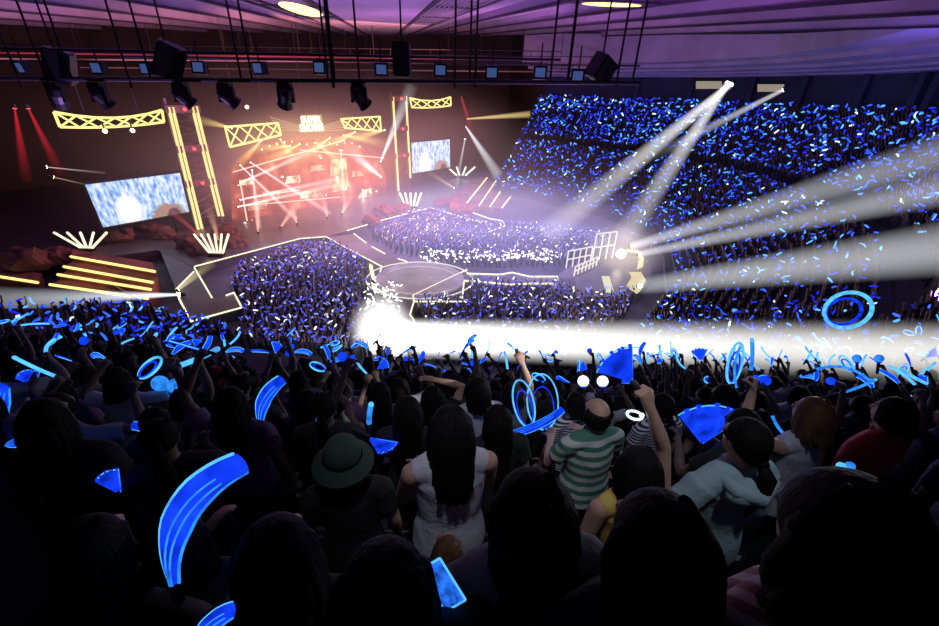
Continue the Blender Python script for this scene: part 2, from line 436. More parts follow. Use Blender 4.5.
for seg in (((627, 249), (638, 250), (644, 258), (643, 267)), ((641, 272), (646, 280), (641, 290), (637, 294))):
    for (x0, y0), (x1, y1) in zip(seg, seg[1:]):
        a, b = onz(x0, y0, DZ + .3), onz(x1, y1, DZ + .3)
        nrm = (ctr - a); nrm.z = 0; nrm.normalize()
        vs = [bm.verts.new(v) for v in (a, b, b + nrm * 1.6 + V((0, 0, .05)), a + nrm * 1.6 + V((0, 0, .05)))]
        bm.faces.new(vs)
pobj('lit_floor_panel', bm, emat('panel_glow', (1, .85, .5), .75), g)
bm = BM(); a, b = onz(601, 286, DZ), onz(609, 286, DZ)
w_ = (b - a)
bm.faces.new([bm.verts.new(v) for v in (a - V((0, 2, -.1)), b - V((0, 2, -.1)), b + V((0, .5, 1.0)), a + V((0, .5, 1.0)))])
pobj('lit_monitor', bm, emat('mon_glow', (1, .95, .7), .8), g)
# steps down to the runway
bm = BM()
for j in range(6):
    p0, p1 = onz(556 + j * 3.5, 279, DZ), onz(560 + j * 3.5, 292, DZ)
    add_tube(bm, [p0 + V((0, 0, .12)), p1 + V((0, 0, .12))], .16, n=4)
pobj('step', bm, M['steel'], g)
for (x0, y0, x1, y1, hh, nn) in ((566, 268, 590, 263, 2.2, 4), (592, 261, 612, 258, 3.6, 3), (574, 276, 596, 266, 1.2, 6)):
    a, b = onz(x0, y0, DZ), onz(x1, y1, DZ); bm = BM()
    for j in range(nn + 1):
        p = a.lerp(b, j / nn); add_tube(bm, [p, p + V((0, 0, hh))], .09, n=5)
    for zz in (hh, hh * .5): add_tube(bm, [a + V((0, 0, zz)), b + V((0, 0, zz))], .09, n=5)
    pobj('scaffold_rail', bm, emat('rail_emission', (1, .95, .85), .85), g)  # rails given emission of their own
bm = BM(); p = onz(621, 254, DZ + 1.5); add_ell(bm, p, (.6, .6, .6)); pobj('floodlight', bm, emat('flood', (1, .85, .6), 7), g, True, 'glaring warm floodlight')

# barrier curve where the stand meets the floor
g = empty('crowd_barrier', (24, 50, FZ), label='grey curved barrier between the floor and the lower stand', cat='barrier')
bm = BM(); pts = [V((b.x, b.y, FZ)) - V((n.x, n.y, 0)) * .4 for b, n in ST]
for i in range(len(pts) - 1):
    a, b = pts[i], pts[i + 1]
    vs = [bm.verts.new(v) for v in (a, b, b + V((0, 0, 1.3)), a + V((0, 0, 1.3)))]; bm.faces.new(vs)
pobj('panel', bm, M['steel'], g)
bm = BM(); add_tube(bm, [p + V((0, 0, 1.35)) for p in pts], .12, n=6); pobj('top_rail', bm, M['steel'], g)

# stage set: arched wall with red light put into its emission, with lit strips and rocks at both sides
def screen_mat():
    m, t, N, L = nt('screen_image'); N.remove(N['Principled BSDF'])
    tc = N.new('ShaderNodeTexCoord'); mp = N.new('ShaderNodeMapping'); mp.inputs['Scale'].default_value = (26, 5, 1)
    L.new(tc.outputs['UV'], mp.inputs[0])
    n = N.new('ShaderNodeTexNoise'); n.inputs['Scale'].default_value = 1; n.inputs['Detail'].default_value = 4; L.new(mp.outputs[0], n.inputs['Vector'])
    r = N.new('ShaderNodeValToRGB'); cr = r.color_ramp
    cr.elements[0].position = .3; cr.elements[0].color = (.10, .22, .75, 1); cr.elements[1].position = .62; cr.elements[1].color = (.85, .95, 1, 1)
    e1 = cr.elements.new(.45); e1.color = (.36, .55, .95, 1)
    L.new(n.outputs[0], r.inputs[0])
    def blob(cx, cy, sx, sy, soft):
        s = N.new('ShaderNodeSeparateXYZ'); L.new(tc.outputs['UV'], s.inputs[0])
        a = math_node(N, L, 'DIVIDE', math_node(N, L, 'SUBTRACT', s.outputs[0], cx), sx); b = math_node(N, L, 'DIVIDE', math_node(N, L, 'SUBTRACT', s.outputs[1], cy), sy)
        nz = N.new('ShaderNodeTexNoise'); nz.inputs['Scale'].default_value = 7; L.new(tc.outputs['UV'], nz.inputs['Vector'])
        d = math_node(N, L, 'ADD', math_node(N, L, 'MULTIPLY', a, a), math_node(N, L, 'MULTIPLY', b, b))
        d = math_node(N, L, 'ADD', d, math_node(N, L, 'MULTIPLY', math_node(N, L, 'SUBTRACT', nz.outputs[0], .5), 1.6))
        mr = N.new('ShaderNodeMapRange'); mr.inputs[1].default_value = 1 + soft; mr.inputs[2].default_value = 1 - soft; L.new(d, mr.inputs[0]); return mr.outputs[0]
    def mix(f, a, col):
        mx = N.new('ShaderNodeMix'); mx.data_type = 'RGBA'; L.new(f, mx.inputs['Factor']); L.new(a, mx.inputs['A']); mx.inputs['B'].default_value = (*col, 1); return mx.outputs['Result']
    c = mix(blob(.33, .3, .13, .36, .35), r.outputs[0], (1, 1, 1))
    c = mix(blob(.75, .02, .2, .30, .2), c, (.42, .26, .2))
    c = mix(blob(.80, -.02, .09, .22, .2), c, (.12, .07, .1))
    e = N.new('ShaderNodeEmission'); L.new(c, e.inputs[0]); e.inputs[1].default_value = 1.0
    L.new(e.outputs[0], N['Material Output'].inputs[0]); return m
M['screen'] = screen_mat()
def led_screen(px, label, off=.5):
    q = [sp(x, y, off) for x, y in px]     # tl, tr, br, bl
    cen = sum(q, V()) / 4
    g = empty('led_screen', cen, label=label, cat='screen')
    bm = BM(); uv = bm.loops.layers.uv.new('UVMap')
    f = bm.faces.new([bm.verts.new(v) for v in (q[3], q[2], q[1], q[0])])
    for l, u in zip(f.loops, ((0, 0), (1, 0), (1, 1), (0, 1))): l[uv].uv = u
    pobj('display', bm, M['screen'], g)
    bm = BM()
    for a, b in zip(q, q[1:] + q[:1]): add_tube(bm, [a, b], .18, n=4)
    pobj('bezel', bm, M['black'], g)
    bm = BM()
    back = [v - SN * .5 for v in q]
    bm.faces.new([bm.verts.new(v) for v in back])
    pobj('back_panel', bm, M['black'], g)
    for a in (q[3].lerp(q[2], .2), q[3].lerp(q[2], .8)):
        bm = BM(); add_tube(bm, [V((a.x, a.y, FZ)) - SN * .4, a - SN * .4], .25, n=6); pobj('stand', bm, M['black'], g)
    return g
led_screen([(83, 183.5), (180.5, 171.5), (190.5, 213), (102.5, 229)], 'big tilted video screen showing a blue crowd, beside the twin-strip tower')
led_screen([(410.5, 142), (450, 138.5), (450.5, 168), (411.5, 174.5)], 'small video screen under the short curved truss at the far stage end')

def light_truss(quad, cells, label, dip=0.0, off=1.0, r=.15):
    tl, tr, br_, bl_ = [sp(x, y, off) for x, y in quad]
    g = empty('lit_truss', (tl + br_) / 2, label=label, cat='truss')
    n = cells
    top = [tl.lerp(tr, i / n) - UP * dip * 4 * (i / n) * (1 - i / n) * (tl - bl_).length for i in range(n + 1)]
    bot = [bl_.lerp(br_, i / n) - UP * dip * .35 * 4 * (i / n) * (1 - i / n) * (tl - bl_).length for i in range(n + 1)]
    for nm, pts in (('top_chord', top), ('bottom_chord', bot)):
        bm = BM(); add_tube(bm, pts, r, n=6); pobj(nm, bm, M['truss_led'], g)
    for i in (0, n):
        bm = BM(); add_tube(bm, [top[i], bot[i]], r, n=6); pobj('end_post', bm, M['truss_led'], g)
    for i in range(n):
        bm = BM(); add_tube(bm, [top[i], bot[i + 1]], r * .7, n=5); add_tube(bm, [bot[i], top[i + 1]], r * .7, n=5); pobj('cross_brace', bm, M['truss_led'], g)
    for t in (.25, .75):
        bm = BM(); p = tl.lerp(tr, t); add_tube(bm, [p, V((p.x, p.y, ceil_z(p.y)))], .04, n=4); pobj('hanging_cable', bm, M['dark'], g)
light_truss([(54, 112), (162, 110), (164, 122), (60, 127)], 6, 'long glowing yellow truss with a sagging top edge above the tilted video screen', dip=.5)
light_truss([(225, 127), (278, 123), (281, 135), (230, 147)], 4, 'glowing yellow cross-braced truss on the dark-tower side of the title sign')
light_truss([(341, 119), (380, 116.5), (381, 131), (345, 128)], 4, 'glowing yellow cross-braced truss between the title sign and the small screen tower')
light_truss([(410, 98), (450.5, 97), (451, 105.5), (412, 107.5)], 4, 'short glowing yellow truss with a sagging top above the small screen', dip=.35)

g = empty('title_sign', sp(313, 125, 1.2), label='glowing cream title sign reading SUPER SHOW in two lines between trusses', cat='sign')
def sign_line(txt, x0, x1, y0, y1):
    a, b = sp(x0, y1, 1.2), sp(x1, y1, 1.2); t = sp(x0, y0, 1.2)
    cu = bpy.data.curves.new('lettering', 'FONT'); cu.body = txt; cu.size = (t - a).length * 1.36; cu.extrude = .15; cu.offset = .045 * cu.size * .5
    cu.materials.append(emat('sign_glow', (1, .93, .62), 2.2))
    o = bpy.data.objects.new('lettering', cu); C.objects.link(o); bpy.context.view_layer.update()
    me = bpy.data.meshes.new_from_object(o.evaluated_get(bpy.context.evaluated_depsgraph_get())); bpy.data.objects.remove(o)
    o = bpy.data.objects.new('lettering', me); C.objects.link(o); o.parent = g
    o.rotation_euler = SROT.to_euler()
    bpy.context.view_layer.update()
    o.location = a - g.location
    o.scale = ((b - a).length / max(o.dimensions.x, .1), 1, 1)
sign_line('SUPER', 301.5, 321, 116, 123); sign_line('SHOW5', 300.5, 323.5, 124, 131.5)
bm = BM(); q = [sp(x, y, .95) for x, y in ((301, 115), (321.5, 114.5), (324, 132), (300.5, 132.5))]
bm.faces.new([bm.verts.new(v) for v in q[::-1]]); pobj('back_board', bm, emat('sign_board', (.8, .62, .32), .55), g)
for sx in (-1, 1):
    for j in range(5):
        bm = BM(); x0 = 300 if sx < 0 else 323
        add_tube(bm, [sp(x0, 126 + j * 1.2, .8), sp(x0 + sx * (30 - j * 2), 117 + j * 3.2, .8)], .07, n=4)
        pobj('wing_rib', bm, emat('wing_glow', (1, .7, .45), .42), g)
for x in (304, 320):
    bm = BM(); p = sp(x, 116, .9); add_tube(bm, [p, V((p.x, p.y, ceil_z(p.y)))], .05, n=4); pobj('hanging_cable', bm, M['dark'], g)

def tower(strips, ybot, label, n_lat=9):
    a = sp(*strips[0][0]); z0 = FZ
    g = empty('light_tower', V((a.x, a.y, FZ)), label=label, cat='tower')
    cols = []
    for (t, b) in strips:
        p = sp(*t, .9); q = sp(*b, .9); pts = (p, V((q.x, q.y, q.z)))
        bm = BM(); add_tube(bm, pts, .2, n=6); pobj('led_strip', bm, emat('strip_led', (1, .72, .30), 1.25), g); cols.append(pts)
    bm = BM()
    lo, hi = cols[0], cols[-1]
    for c in (lo, hi):
        b2 = BM(); add_tube(b2, [c[0] - SN * .7 + UP * 1.0, V((c[1].x, c[1].y, FZ)) - SN * .7], .22, n=4); pobj('leg', b2, M['steel'], g)
    for i in range(n_lat):
        t0, t1 = i / n_lat, (i + 1) / n_lat
        add_tube(bm, [lo[0].lerp(lo[1], t0) - SN * .7, hi[0].lerp(hi[1], t1) - SN * .7], .1, n=4)
        add_tube(bm, [lo[0].lerp(lo[1], t0) - SN * .7, hi[0].lerp(hi[1], t0) - SN * .7], .14, n=4)
    pobj('lattice', bm, M['steel'], g)
    for t in (.02, .33, .62):
        bm = BM(); c = lo[0].lerp(lo[1], t).lerp(hi[0].lerp(hi[1], t), .5) - SN * .2
        add_box(bm, c, ((lo[0] - hi[0]).length * 1.25, .7, .9), SROT @ Matrix.Rotation(PI / 2, 3, 'X')); pobj('collar', bm, mat('collar', (.14, .11, .1), .8, scale=3), g)
        bm = BM(); add_ell(bm, c + SN * .7, (.22, .22, .22), u=8, v=6); pobj('marker_lamp', bm, M['redlamp'], g)
tower([((168.5, 107), (199, 232)), ((172.5, 107), (203, 232)), ((192, 106), (219, 216)), ((196, 106), (223, 216))], 230, 'tall lattice tower with two pairs of amber light strips beside the big screen')
tower([((393, 97), (399, 198)), ((406, 96), (410.5, 178))], 198, 'tall lattice tower with two amber light strips beside the small screen')

# arched set wall, its red stage light made as emission
def set_mat():
    m, t, N, L = nt('set_panel'); N.remove(N['Principled BSDF'])
    tc = N.new('ShaderNodeTexCoord'); mp = N.new('ShaderNodeMapping'); mp.inputs['Scale'].default_value = (9, 7, 1); L.new(tc.outputs['UV'], mp.inputs[0])
    n = N.new('ShaderNodeTexNoise'); n.inputs['Scale'].default_value = .8; n.inputs['Detail'].default_value = 5; L.new(mp.outputs[0], n.inputs['Vector'])
    r = N.new('ShaderNodeValToRGB'); cr = r.color_ramp
    cr.elements[0].position = .32; cr.elements[0].color = (.10, .014, .012, 1); cr.elements[1].position = .74; cr.elements[1].color = (1, .62, .36, 1)
    for p, c in ((.46, (.30, .05, .035)), (.57, (.48, .11, .07)), (.66, (.75, .27, .16))):
        e1 = cr.elements.new(p); e1.color = (*c, 1)
    L.new(n.outputs[0], r.inputs[0])
    e = N.new('ShaderNodeEmission'); L.new(r.outputs[0], e.inputs[0]); e.inputs[1].default_value = .8
    L.new(e.outputs[0], N['Material Output'].inputs[0]); m.cycles.emission_sampling = 'NONE'; return m
M['set'] = set_mat()
def set_panel(parent, name, px, off, m, uvs=True):
    q = [sp(x, y, off) for x, y in px]
    bm = BM(); uv = bm.loops.layers.uv.new('UVMap')
    xs = [p[0] for p in px]; ys = [p[1] for p in px]
    f = bm.faces.new([bm.verts.new(v) for v in q])
    for l, p in zip(f.loops, px): l[uv].uv = ((p[0] - min(xs)) / 110, (p[1] - min(ys)) / 110)
    o = pobj(name, bm, m, parent)
    return o
g = empty('stage_set', SP + SD * 24 + V((0, 0, DZ)), label='huge red arched stage set glowing with lamps below the title sign', cat='stage set')
arch = [(232, 234), (231, 172), (240, 158), (262, 147), (290, 141), (318, 139), (345, 141), (364, 148), (378, 160), (386, 176), (386, 212)]
set_panel(g, 'arch_wall', arch, .2, M['set'])
for j, (x, y, ww, hh) in enumerate(((237, 178, 16, 8), (262, 190, 18, 9), (285, 176, 16, 8), (300, 192, 18, 7), (248, 203, 18, 8), (275, 212, 22, 7), (310, 165, 16, 7), (333, 178, 14, 14), (338, 205, 16, 15), (308, 216, 18, 9), (262, 228, 20, 6), (358, 190, 14, 8), (352, 170, 12, 7))):
    sl = R.uniform(-3, -1)
    col = R.choice(((1, .5, .3), (1, .35, .22), (1, .72, .45)))
    set_panel(g, 'lit_panel', [(x, y + hh), (x + ww, y + hh + sl), (x + ww + R.uniform(-3, 3), y + sl + R.uniform(-2, 2)), (x + R.uniform(0, 5), y + R.uniform(0, 3))], .6 + .1 * (j % 3), emat('set_lit', col, R.uniform(.45, .95), var=.8, scale=.9))
set_panel(g, 'tall_screen', [(330, 160), (346, 158), (349, 187), (331, 188)], 1.1, emat('tall_lit', (1, .68, .36), .62, var=.8, scale=.8))
set_panel(g, 'tall_screen', [(336, 205), (352, 202), (354, 216), (337, 219)], 1.1, emat('tall_lit2', (1, .78, .5), .8, var=.7, scale=1.0))
for (x0, y0, x1, y1, s) in ((233, 172, 345, 140, .1), (240, 180, 248, 226, .12), (246, 198, 300, 190, .1), (239, 206, 340, 197, .08), (300, 150, 384, 158, .09)):
    bm = BM(); add_tube(bm, [sp(x0, y0, 1.2), sp(x1, y1, 1.2)], s, n=5); pobj('neon_line', bm, emat('neon', (1, .5, .4), 1.3), g)
for i in range(26):      # rows of small lamps on the arch and over the set
    if i < 14: x, y = 262 + i * 7.5, 147 + R.uniform(-3, 3) - 4 * math.sin(i / 13 * PI)
    else: x, y = R.uniform(236, 380), R.uniform(155, 235)
    bm = BM(); add_ell(bm, sp(x, y, 1.5), (R.uniform(.11, .2),) * 3, u=8, v=6); pobj('set_lamp', bm, R.choice((M['pink'], M['led_white'], M['led'])), g)
# rocks beside the set
rockm = M['red_rock']
def rock(x, y, s, label, z=DZ, off=2.0):
    p = sp(x, y, off) if z is None else onz(x, y, z)
    s *= .72
    bm = BM(); bmesh.ops.create_icosphere(bm, subdivisions=3, radius=1)
    sd = R.uniform(0, 99)
    from mathutils import noise
    for v in bm.verts:
        k = 1 + .45 * noise.noise(v.co * 1.7 + V((sd, 0, 0))) + .2 * noise.noise(v.co * 4 + V((0, sd, 0)))
        v.co = V((v.co.x * k * s * 1.2, v.co.y * k * s * .8, max(v.co.z * k * s * .9 + s * .35, 0)))
    o = obj('stage_rock', bm, rockm, None, False); o.location = p
    tag(o, label, 'rock', 'sculpted rocks around the stage set')
for (x, y, s) in ((120, 240, 2.2), (150, 232, 2.0), (205, 252, 2.2), (226, 238, 2.0), (235, 246, 1.6), (385, 216, 2.2), (372, 224, 1.6), (402, 213, 1.8), (455, 203, 2.0), (440, 205, 1.4), (190, 247, 2.0), (30, 268, 2.6), (60, 262, 2.0), (165, 238, 1.8)):
    rock(x, y, s, 'lumpy reddish sculpted rock on the main stage below the towers and screens')
# fans of upright light tubes
def tube_fan(x, y, n, h, spread, label, split=True):
    base = onz(x, y, DZ); g = empty('light_tube_fan', base, label=label, cat='stage light')
    t = (base).dot(CF); m_px = t / F
    bm = BM(); add_box(bm, base + V((0, 0, .2)), (n * 2.4 * m_px, .8, .4)); pobj('base', bm, M['black'], g)
    for i in range(n):
        u = (i - (n - 1) / 2) / max(1, (n - 1) / 2)
        p0 = base + cR * (u * n * 1.1 * m_px) + V((0, 0, .4)); p1 = p0 + V((0, 0, h * m_px / .9)) + cR * (u * spread * m_px)
        bm = BM(); add_tube(bm, [p0, p1], .15 * (t / 60) ** .5, n=6, rnd=True); pobj('light_tube', bm, M['led_white'], g)
tube_fan(217, 256, 6, 17, 10, 'fan of six white light tubes at the foot of the tall double-pair tower')
tube_fan(88, 251, 5, 14, 20, 'splayed fan of light tubes below the big tilted screen')
tube_fan(411, 208, 5, 11, 5, 'fan of light tubes at the foot of the small screen tower')
tube_fan(461, 177, 4, 7, 9, 'small splayed fan of light tubes beside the small screen')
# stepped red platforms with lit nosings
def led_stairs(lines, zs, label, depth):
    pts = [[onz(x, y, z) for x, y in l] for l, z in zip(lines, zs)]
    g = empty('stepped_platform', V((pts[0][0].x, pts[0][0].y, FZ)), label=label, cat='stage')
    for i, (a, b) in enumerate(pts):
        if i + 1 < len(pts): na, nb = pts[i + 1]; na, nb = na.copy(), nb.copy()
        else: na, nb = a + depth, b + depth
        na.z = nb.z = a.z
        bm = BM(); prism(bm, [a, b, nb, na], FZ, a.z); pobj('step', bm, mat('step_red', (.34, .12, .10), .7, scale=.4, var=.5), g)
        bm = BM(); add_tube(bm, [a + V((0, 0, .05)), b + V((0, 0, .05))], .14, n=6); pobj('led_strip', bm, emat('stair_led', (1, .72, .24), 1.6), g)
led_stairs([[(50, 285), (148, 299)], [(58, 275), (151, 290)], [(64, 267), (153, 283)], [(71, 257), (155, 272)]], [-18.9, -18.4, -17.9, -17.4], 'stepped red platform with four yellow light strips beside the zigzag side stage', V((-2, 2.5, 0)))
led_stairs([[(-20, 274), (38, 283)]], [-18.9], 'short red platform with one yellow light strip next to the stepped platform', V((-2, 2.5, 0)))
led_stairs([[(502, 208), (521, 183)], [(490, 207), (507, 182)], [(479, 206), (496, 181)], [(467, 203), (487, 178)]], [-18.9, -18.4, -17.9, -17.4], 'stepped red platform with slanting light strips at the far stage end', V((-3, 0, 0)))
led_stairs([[(519, 182), (530, 171)]], [-16.5], 'small red platform with one light strip above the far stepped platform', V((-4, .5, 0)))

# ------------------------------------------------------------------ rig hung from the ceiling
RY = 16.0
rig = empty('lighting_rig', onY(270, 80, RY), label='long dark pipe rig with hanging droppers crossing below the ceiling', cat='lighting rig')
for (x0, y0, x1, y1) in ((-60, 78, 640, 83), (-60, 47, 560, 60)):
    bm = BM(); add_tube(bm, [onY(x0, y0, RY), onY(x1, y1, RY)], .07 if y0 > 60 else .045, n=8); pobj('pipe', bm, M['black'], rig)
bm = BM(); add_tube(bm, [onY(120, 57, RY + .5), onY(640, 66, RY + .5)], .03, n=6); pobj('pipe', bm, M['black'], rig)
for x in (12, 40, 66, 124, 146, 238, 249, 326, 331, 333, 358, 455, 470, 476, 552, 570, 620, 636):
    yb = 88 if R.random() < .5 else 80
    a = onY(x, 62, RY); bm = BM(); add_tube(bm, [V((a.x, a.y, ceil_z(RY) - .25)), V((a.x, a.y, onY(x, yb, RY).z))], .05 if x in (331, 570) else .035, n=6); pobj('dropper', bm, M['black'], rig)
def moving_head(x, y, label, sc=1.0, tilt=None):
    p = onY(x, 81.5 + (x / 640) * 1.5, RY); g = empty('hanging_moving_head', p, label=label, cat='stage light', group=None)
    s = .36 * sc; tilt = R.uniform(-.7, .7) if tilt is None else tilt
    bm = BM(); add_box(bm, p + V((0, 0, -.12 * sc)), (s * 1.1, s * .8, .2 * sc)); pobj('base', bm, M['black'], g)
    bm = BM(); hz = -.42 * sc
    for sx in (-1, 1): add_box(bm, p + V((sx * s * .62, 0, hz + .06)), (.07, .16, .45 * sc))
    add_box(bm, p + V((0, 0, -.25 * sc)), (s * 1.3, .16, .07)); pobj('yoke', bm, M['black'], g)
    d = V((tilt, .5, -.8)).normalized(); bm = BM(); c = p + V((0, 0, hz))
    add_tube(bm, [c - d * .30 * sc, c - d * .12 * sc, c + d * .16 * sc, c + d * .34 * sc], [.13 * sc, .21 * sc, .20 * sc, .25 * sc], n=12); pobj('lamp_head', bm, M['black'], g)
    bm = BM(); add_tube(bm, [c + d * .342 * sc, c + d * .35 * sc], [.2 * sc] * 2, n=12); pobj('lens', bm, M['dark'], g)
for x, lb in ((52, 'nearest the red beams'), (95, 'above the long sagging lit truss'), (179, 'above the double-pair light tower'), (224, 'above the gap between tower and crossed truss'), (284, 'above the crossed truss, before the title sign'), (358, 'above the truss next to the title sign')):
    moving_head(x, 92, 'black moving-head lamp hanging from the dark pipe, ' + lb, 1.05)
def floodlight(x, y, label):
    p = onY(x, y, RY + .3); g = empty('hanging_floodlight', p, label=label, cat='stage light'); s = .26
    rt = Matrix.Rotation(R.uniform(-.5, .3), 3, 'Z') @ Matrix.Rotation(R.uniform(-.2, .2), 3, 'X')
    bm = BM(); add_box(bm, p, (s * 1.7, .25, s * 1.5), rt); pobj('housing', bm, M['black'], g)
    bm = BM(); add_box(bm, p + rt @ V((0, -.13, 0)), (s * 1.25, .02, s * 1.05), rt); pobj('lens', bm, M['lens_b'], g, label='faint blue glass')
    bm = BM(); add_tube(bm, [p + V((0, 0, s * .7)), p + V((0, 0, .85))], .025, n=5); pobj('bracket', bm, M['black'], g)
for x, y, lb in ((24, 67, 'nearest the dark end of the rig'), (99, 68, 'beside the leftover dark loudspeaker'), (148, 69, 'just before the big tilted loudspeaker'), (200, 68, 'just past the big tilted loudspeaker'), (260, 68, 'below the yellow grille lamp'), (321, 68, 'by the triple dropper pipes'), (381, 69, 'beside the upright loudspeaker'),
                (440, 70, 'just past the upright loudspeaker'), (492, 72, 'by the middle of the bare pipe stretch'), (540, 73, 'before the far loudspeaker'), (578, 76, 'nearest the far loudspeaker')):
    floodlight(x, y, 'small blue-glass floodlight hanging on the rig, ' + lb)
def speaker(x, y, w_, h_, rz, label, tl=.0):
    p = onY(x, y, RY + .2); g = empty('hanging_loudspeaker', p, label=label, cat='loudspeaker')
    rt = Matrix.Rotation(tl, 3, 'Y') @ Matrix.Rotation(rz, 3, 'Z')
    bm = BM(); add_box(bm, p, (w_, .6, h_), rt); bmesh.ops.bevel(bm, geom=bm.edges[:], offset=.05, segments=2, affect='EDGES'); pobj('cabinet', bm, M['black'], g)
    bm = BM(); add_box(bm, p + rt @ V((0, -.31, 0)), (w_ * .86, .02, h_ * .9), rt); pobj('grille', bm, M['dark'], g)
    bm = BM(); add_tube(bm, [p + V((0, 0, h_ * .45)), V((p.x, p.y, ceil_z(p.y)))], .03, n=5); pobj('hanging_bracket', bm, M['black'], g)
speaker(60, 66, .75, 1.0, .3, 'dark loudspeaker hanging on the rig near the red beams', .3)
speaker(170, 61, .85, 1.05, .5, 'big tilted black loudspeaker hanging above the double-pair light tower', .5)
speaker(402, 60, .55, 1.0, 0, 'upright black loudspeaker hanging below the bare ceiling grille')
speaker(601, 69, .75, .75, .6, 'angular black loudspeaker at the far end of the rig', .5)
# far catwalks under the roof
for j, (Y, x0, y0, x1, y1, zz, lab) in enumerate(((70, -30, 52, 560, 60, .5, 'far roof catwalk glowing dull red, nearest of three'), (84, -30, 58, 600, 64, .4, 'far roof catwalk glowing pink, middle of three'), (100, -30, 66, 700, 73, .35, 'far roof catwalk, lowest and farthest of three'))):
    a, b = onY(x0, y0, Y), onY(x1, y1, Y); g = empty('roof_catwalk', (a + b) / 2, label=lab, cat='catwalk')
    bm = BM(); add_box(bm, (a + b) / 2, ((b - a).length, 1.2, .25), Matrix.Rotation(-math.atan2(b.z - a.z, b.x - a.x), 3, 'Y')); pobj('deck', bm, M['dark'], g)
    bm = BM(); add_tube(bm, [a + V((0, -.6, 1.0)), b + V((0, -.6, 1.0))], .06, n=5)
    for k in range(30):
        p = a.lerp(b, (k + .5) / 30) + V((0, -.6, 0)); add_tube(bm, [p, p + V((0, 0, 1.0))], .04, n=4)
    pobj('railing', bm, M['dark'], g)
    bm = BM(); add_tube(bm, [a + V((0, -.7, -.1)), b + V((0, -.7, -.1))], .10, n=5); pobj('glow_line', bm, emat('catwalk_glow', ((.55, .05, .10), (.8, .22, .35), (.45, .12, .2))[j], (.5, .45, .3)[j], var=.9, scale=.05), g)  # pink light on the catwalk put into an emissive line
    for k in range(8):
        bm = BM(); p = a.lerp(b, (k + .5) / 8); add_tube(bm, [p, V((p.x, p.y, ceil_z(p.y)))], .05, n=4); pobj('hanging_rod', bm, M['dark'], g)
# lit booth windows in the top of the right wall
for (x, y, w_, h_, lb) in ((709, 85, 27, 9, 'pale lit booth window behind the pair of crossing beams'), (771, 88, 28, 9, 'pale lit booth window behind the single thin beam')):
    best = min(edge[SUB * 5:], key=lambda e: abs((proj(V((e.x, e.y, 0))) or (9e9, 0, 0))[0] - x))
    inn = (V((8, 55)) - V((best.x, best.y))).normalized(); P0 = V((best.x + inn.x * 1.2, best.y + inn.y * 1.2, 0))
    q = [onplane(x + dx * w_ / 2, y + dy * h_ / 2, P0, V((inn.x, inn.y, 0))) for dx, dy in ((-1, 1), (1, 1), (1, -1), (-1, -1))]
    g = empty('booth_window', sum(q, V()) / 4, label=lb, cat='window')
    bm = BM(); bm.faces.new([bm.verts.new(v) for v in q]); pobj('pane', bm, M['panel_w'], g)
    bm = BM()
    for a, b in zip(q, q[1:] + q[:1]): add_tube(bm, [a, b], .12, n=4)
    pobj('frame', bm, M['dark'], g)

# ------------------------------------------------------------------ beams of light as emissive cones
HUM = 0
def beam(src, dst, r0, r1, col, target, f0=1.0, f1=.35, label='', name='stage_spotlight', power=1.0, lens='lens', cat='light beam', lamp=.35, flick=0.0, group=None, segs=20):
    src, dst = V(src), V(dst); d = dst - src; Ln = d.length
    g = empty(name, src, label=label, cat=cat, group=group)
    q = d.to_track_quat('Z', 'Y'); rt = q.to_matrix()
    bm = BM(); vs = []
    for z, r in ((0, r0), (Ln, r1)): vs.append([bm.verts.new((math.cos(2 * PI * k / segs) * r, math.sin(2 * PI * k / segs) * r, z)) for k in range(segs)])
    for k in range(segs): bm.faces.new((vs[0][k], vs[0][(k + 1) % segs], vs[1][(k + 1) % segs], vs[1][k]))
    bm.faces.new(vs[0][::-1]); bm.faces.new(vs[1])
    o = obj('light_beam', bm, beam_mat('beam', col, target, r0, r1, Ln, f0, f1, power, flick), g, False)
    o.rotation_euler = rt.to_euler()
    if lamp:
        bm = BM(); add_tube(bm, [(0, 0, -.9 * lamp * 2), (0, 0, -.4 * lamp), (0, 0, 0)], [lamp * .6, lamp * 1.0, lamp * 1.1], n=12); h = obj('housing', bm, M['black'], g, False); h.rotation_euler = rt.to_euler()
        bm = BM(); add_ell(bm, (0, 0, .02), (lamp * .9, lamp * .9, lamp * .35), u=12, v=6); h = obj('lens', bm, M[lens], g); h.rotation_euler = rt.to_euler()
    return g
def px_r(p, px): return px * p.dot(CF) / F
def bpx(s, d, w0, w1, col, target, **k):
    """s, d: points in the hall; w0, w1: half widths at both ends in metres"""
    return beam(s, d, w0, w1, col, target, **k)
WH = (1, .97, .93); WC = (.93, .95, 1)
# the crossing pair and the thin one from the booth windows at the top of the right wall
p = atdepth(731, 84, 60); q = onz(545, 236, DZ + 1); beam(p, q, .5, 2.4, WH, .62, 1.3, .30, 'white beam from the booth window, left-sloping and wider of the crossing pair'.replace('left-sloping', 'flatter'), lamp=.4)
p = atdepth(728, 83, 59); q = onz(622, 240, DZ + 1); beam(p, q, .5, 2.2, WH, .55, 1.3, .35, 'white beam from the booth window, steeper of the crossing pair', lamp=.4)
p = atdepth(784, 89.5, 56); q = atdepth(640, 163, 75); beam(p, q, .3, 1.3, WC, .42, 1.4, .0, 'thin white beam beside the crossing pair, ending over the upper stand', lamp=.35)
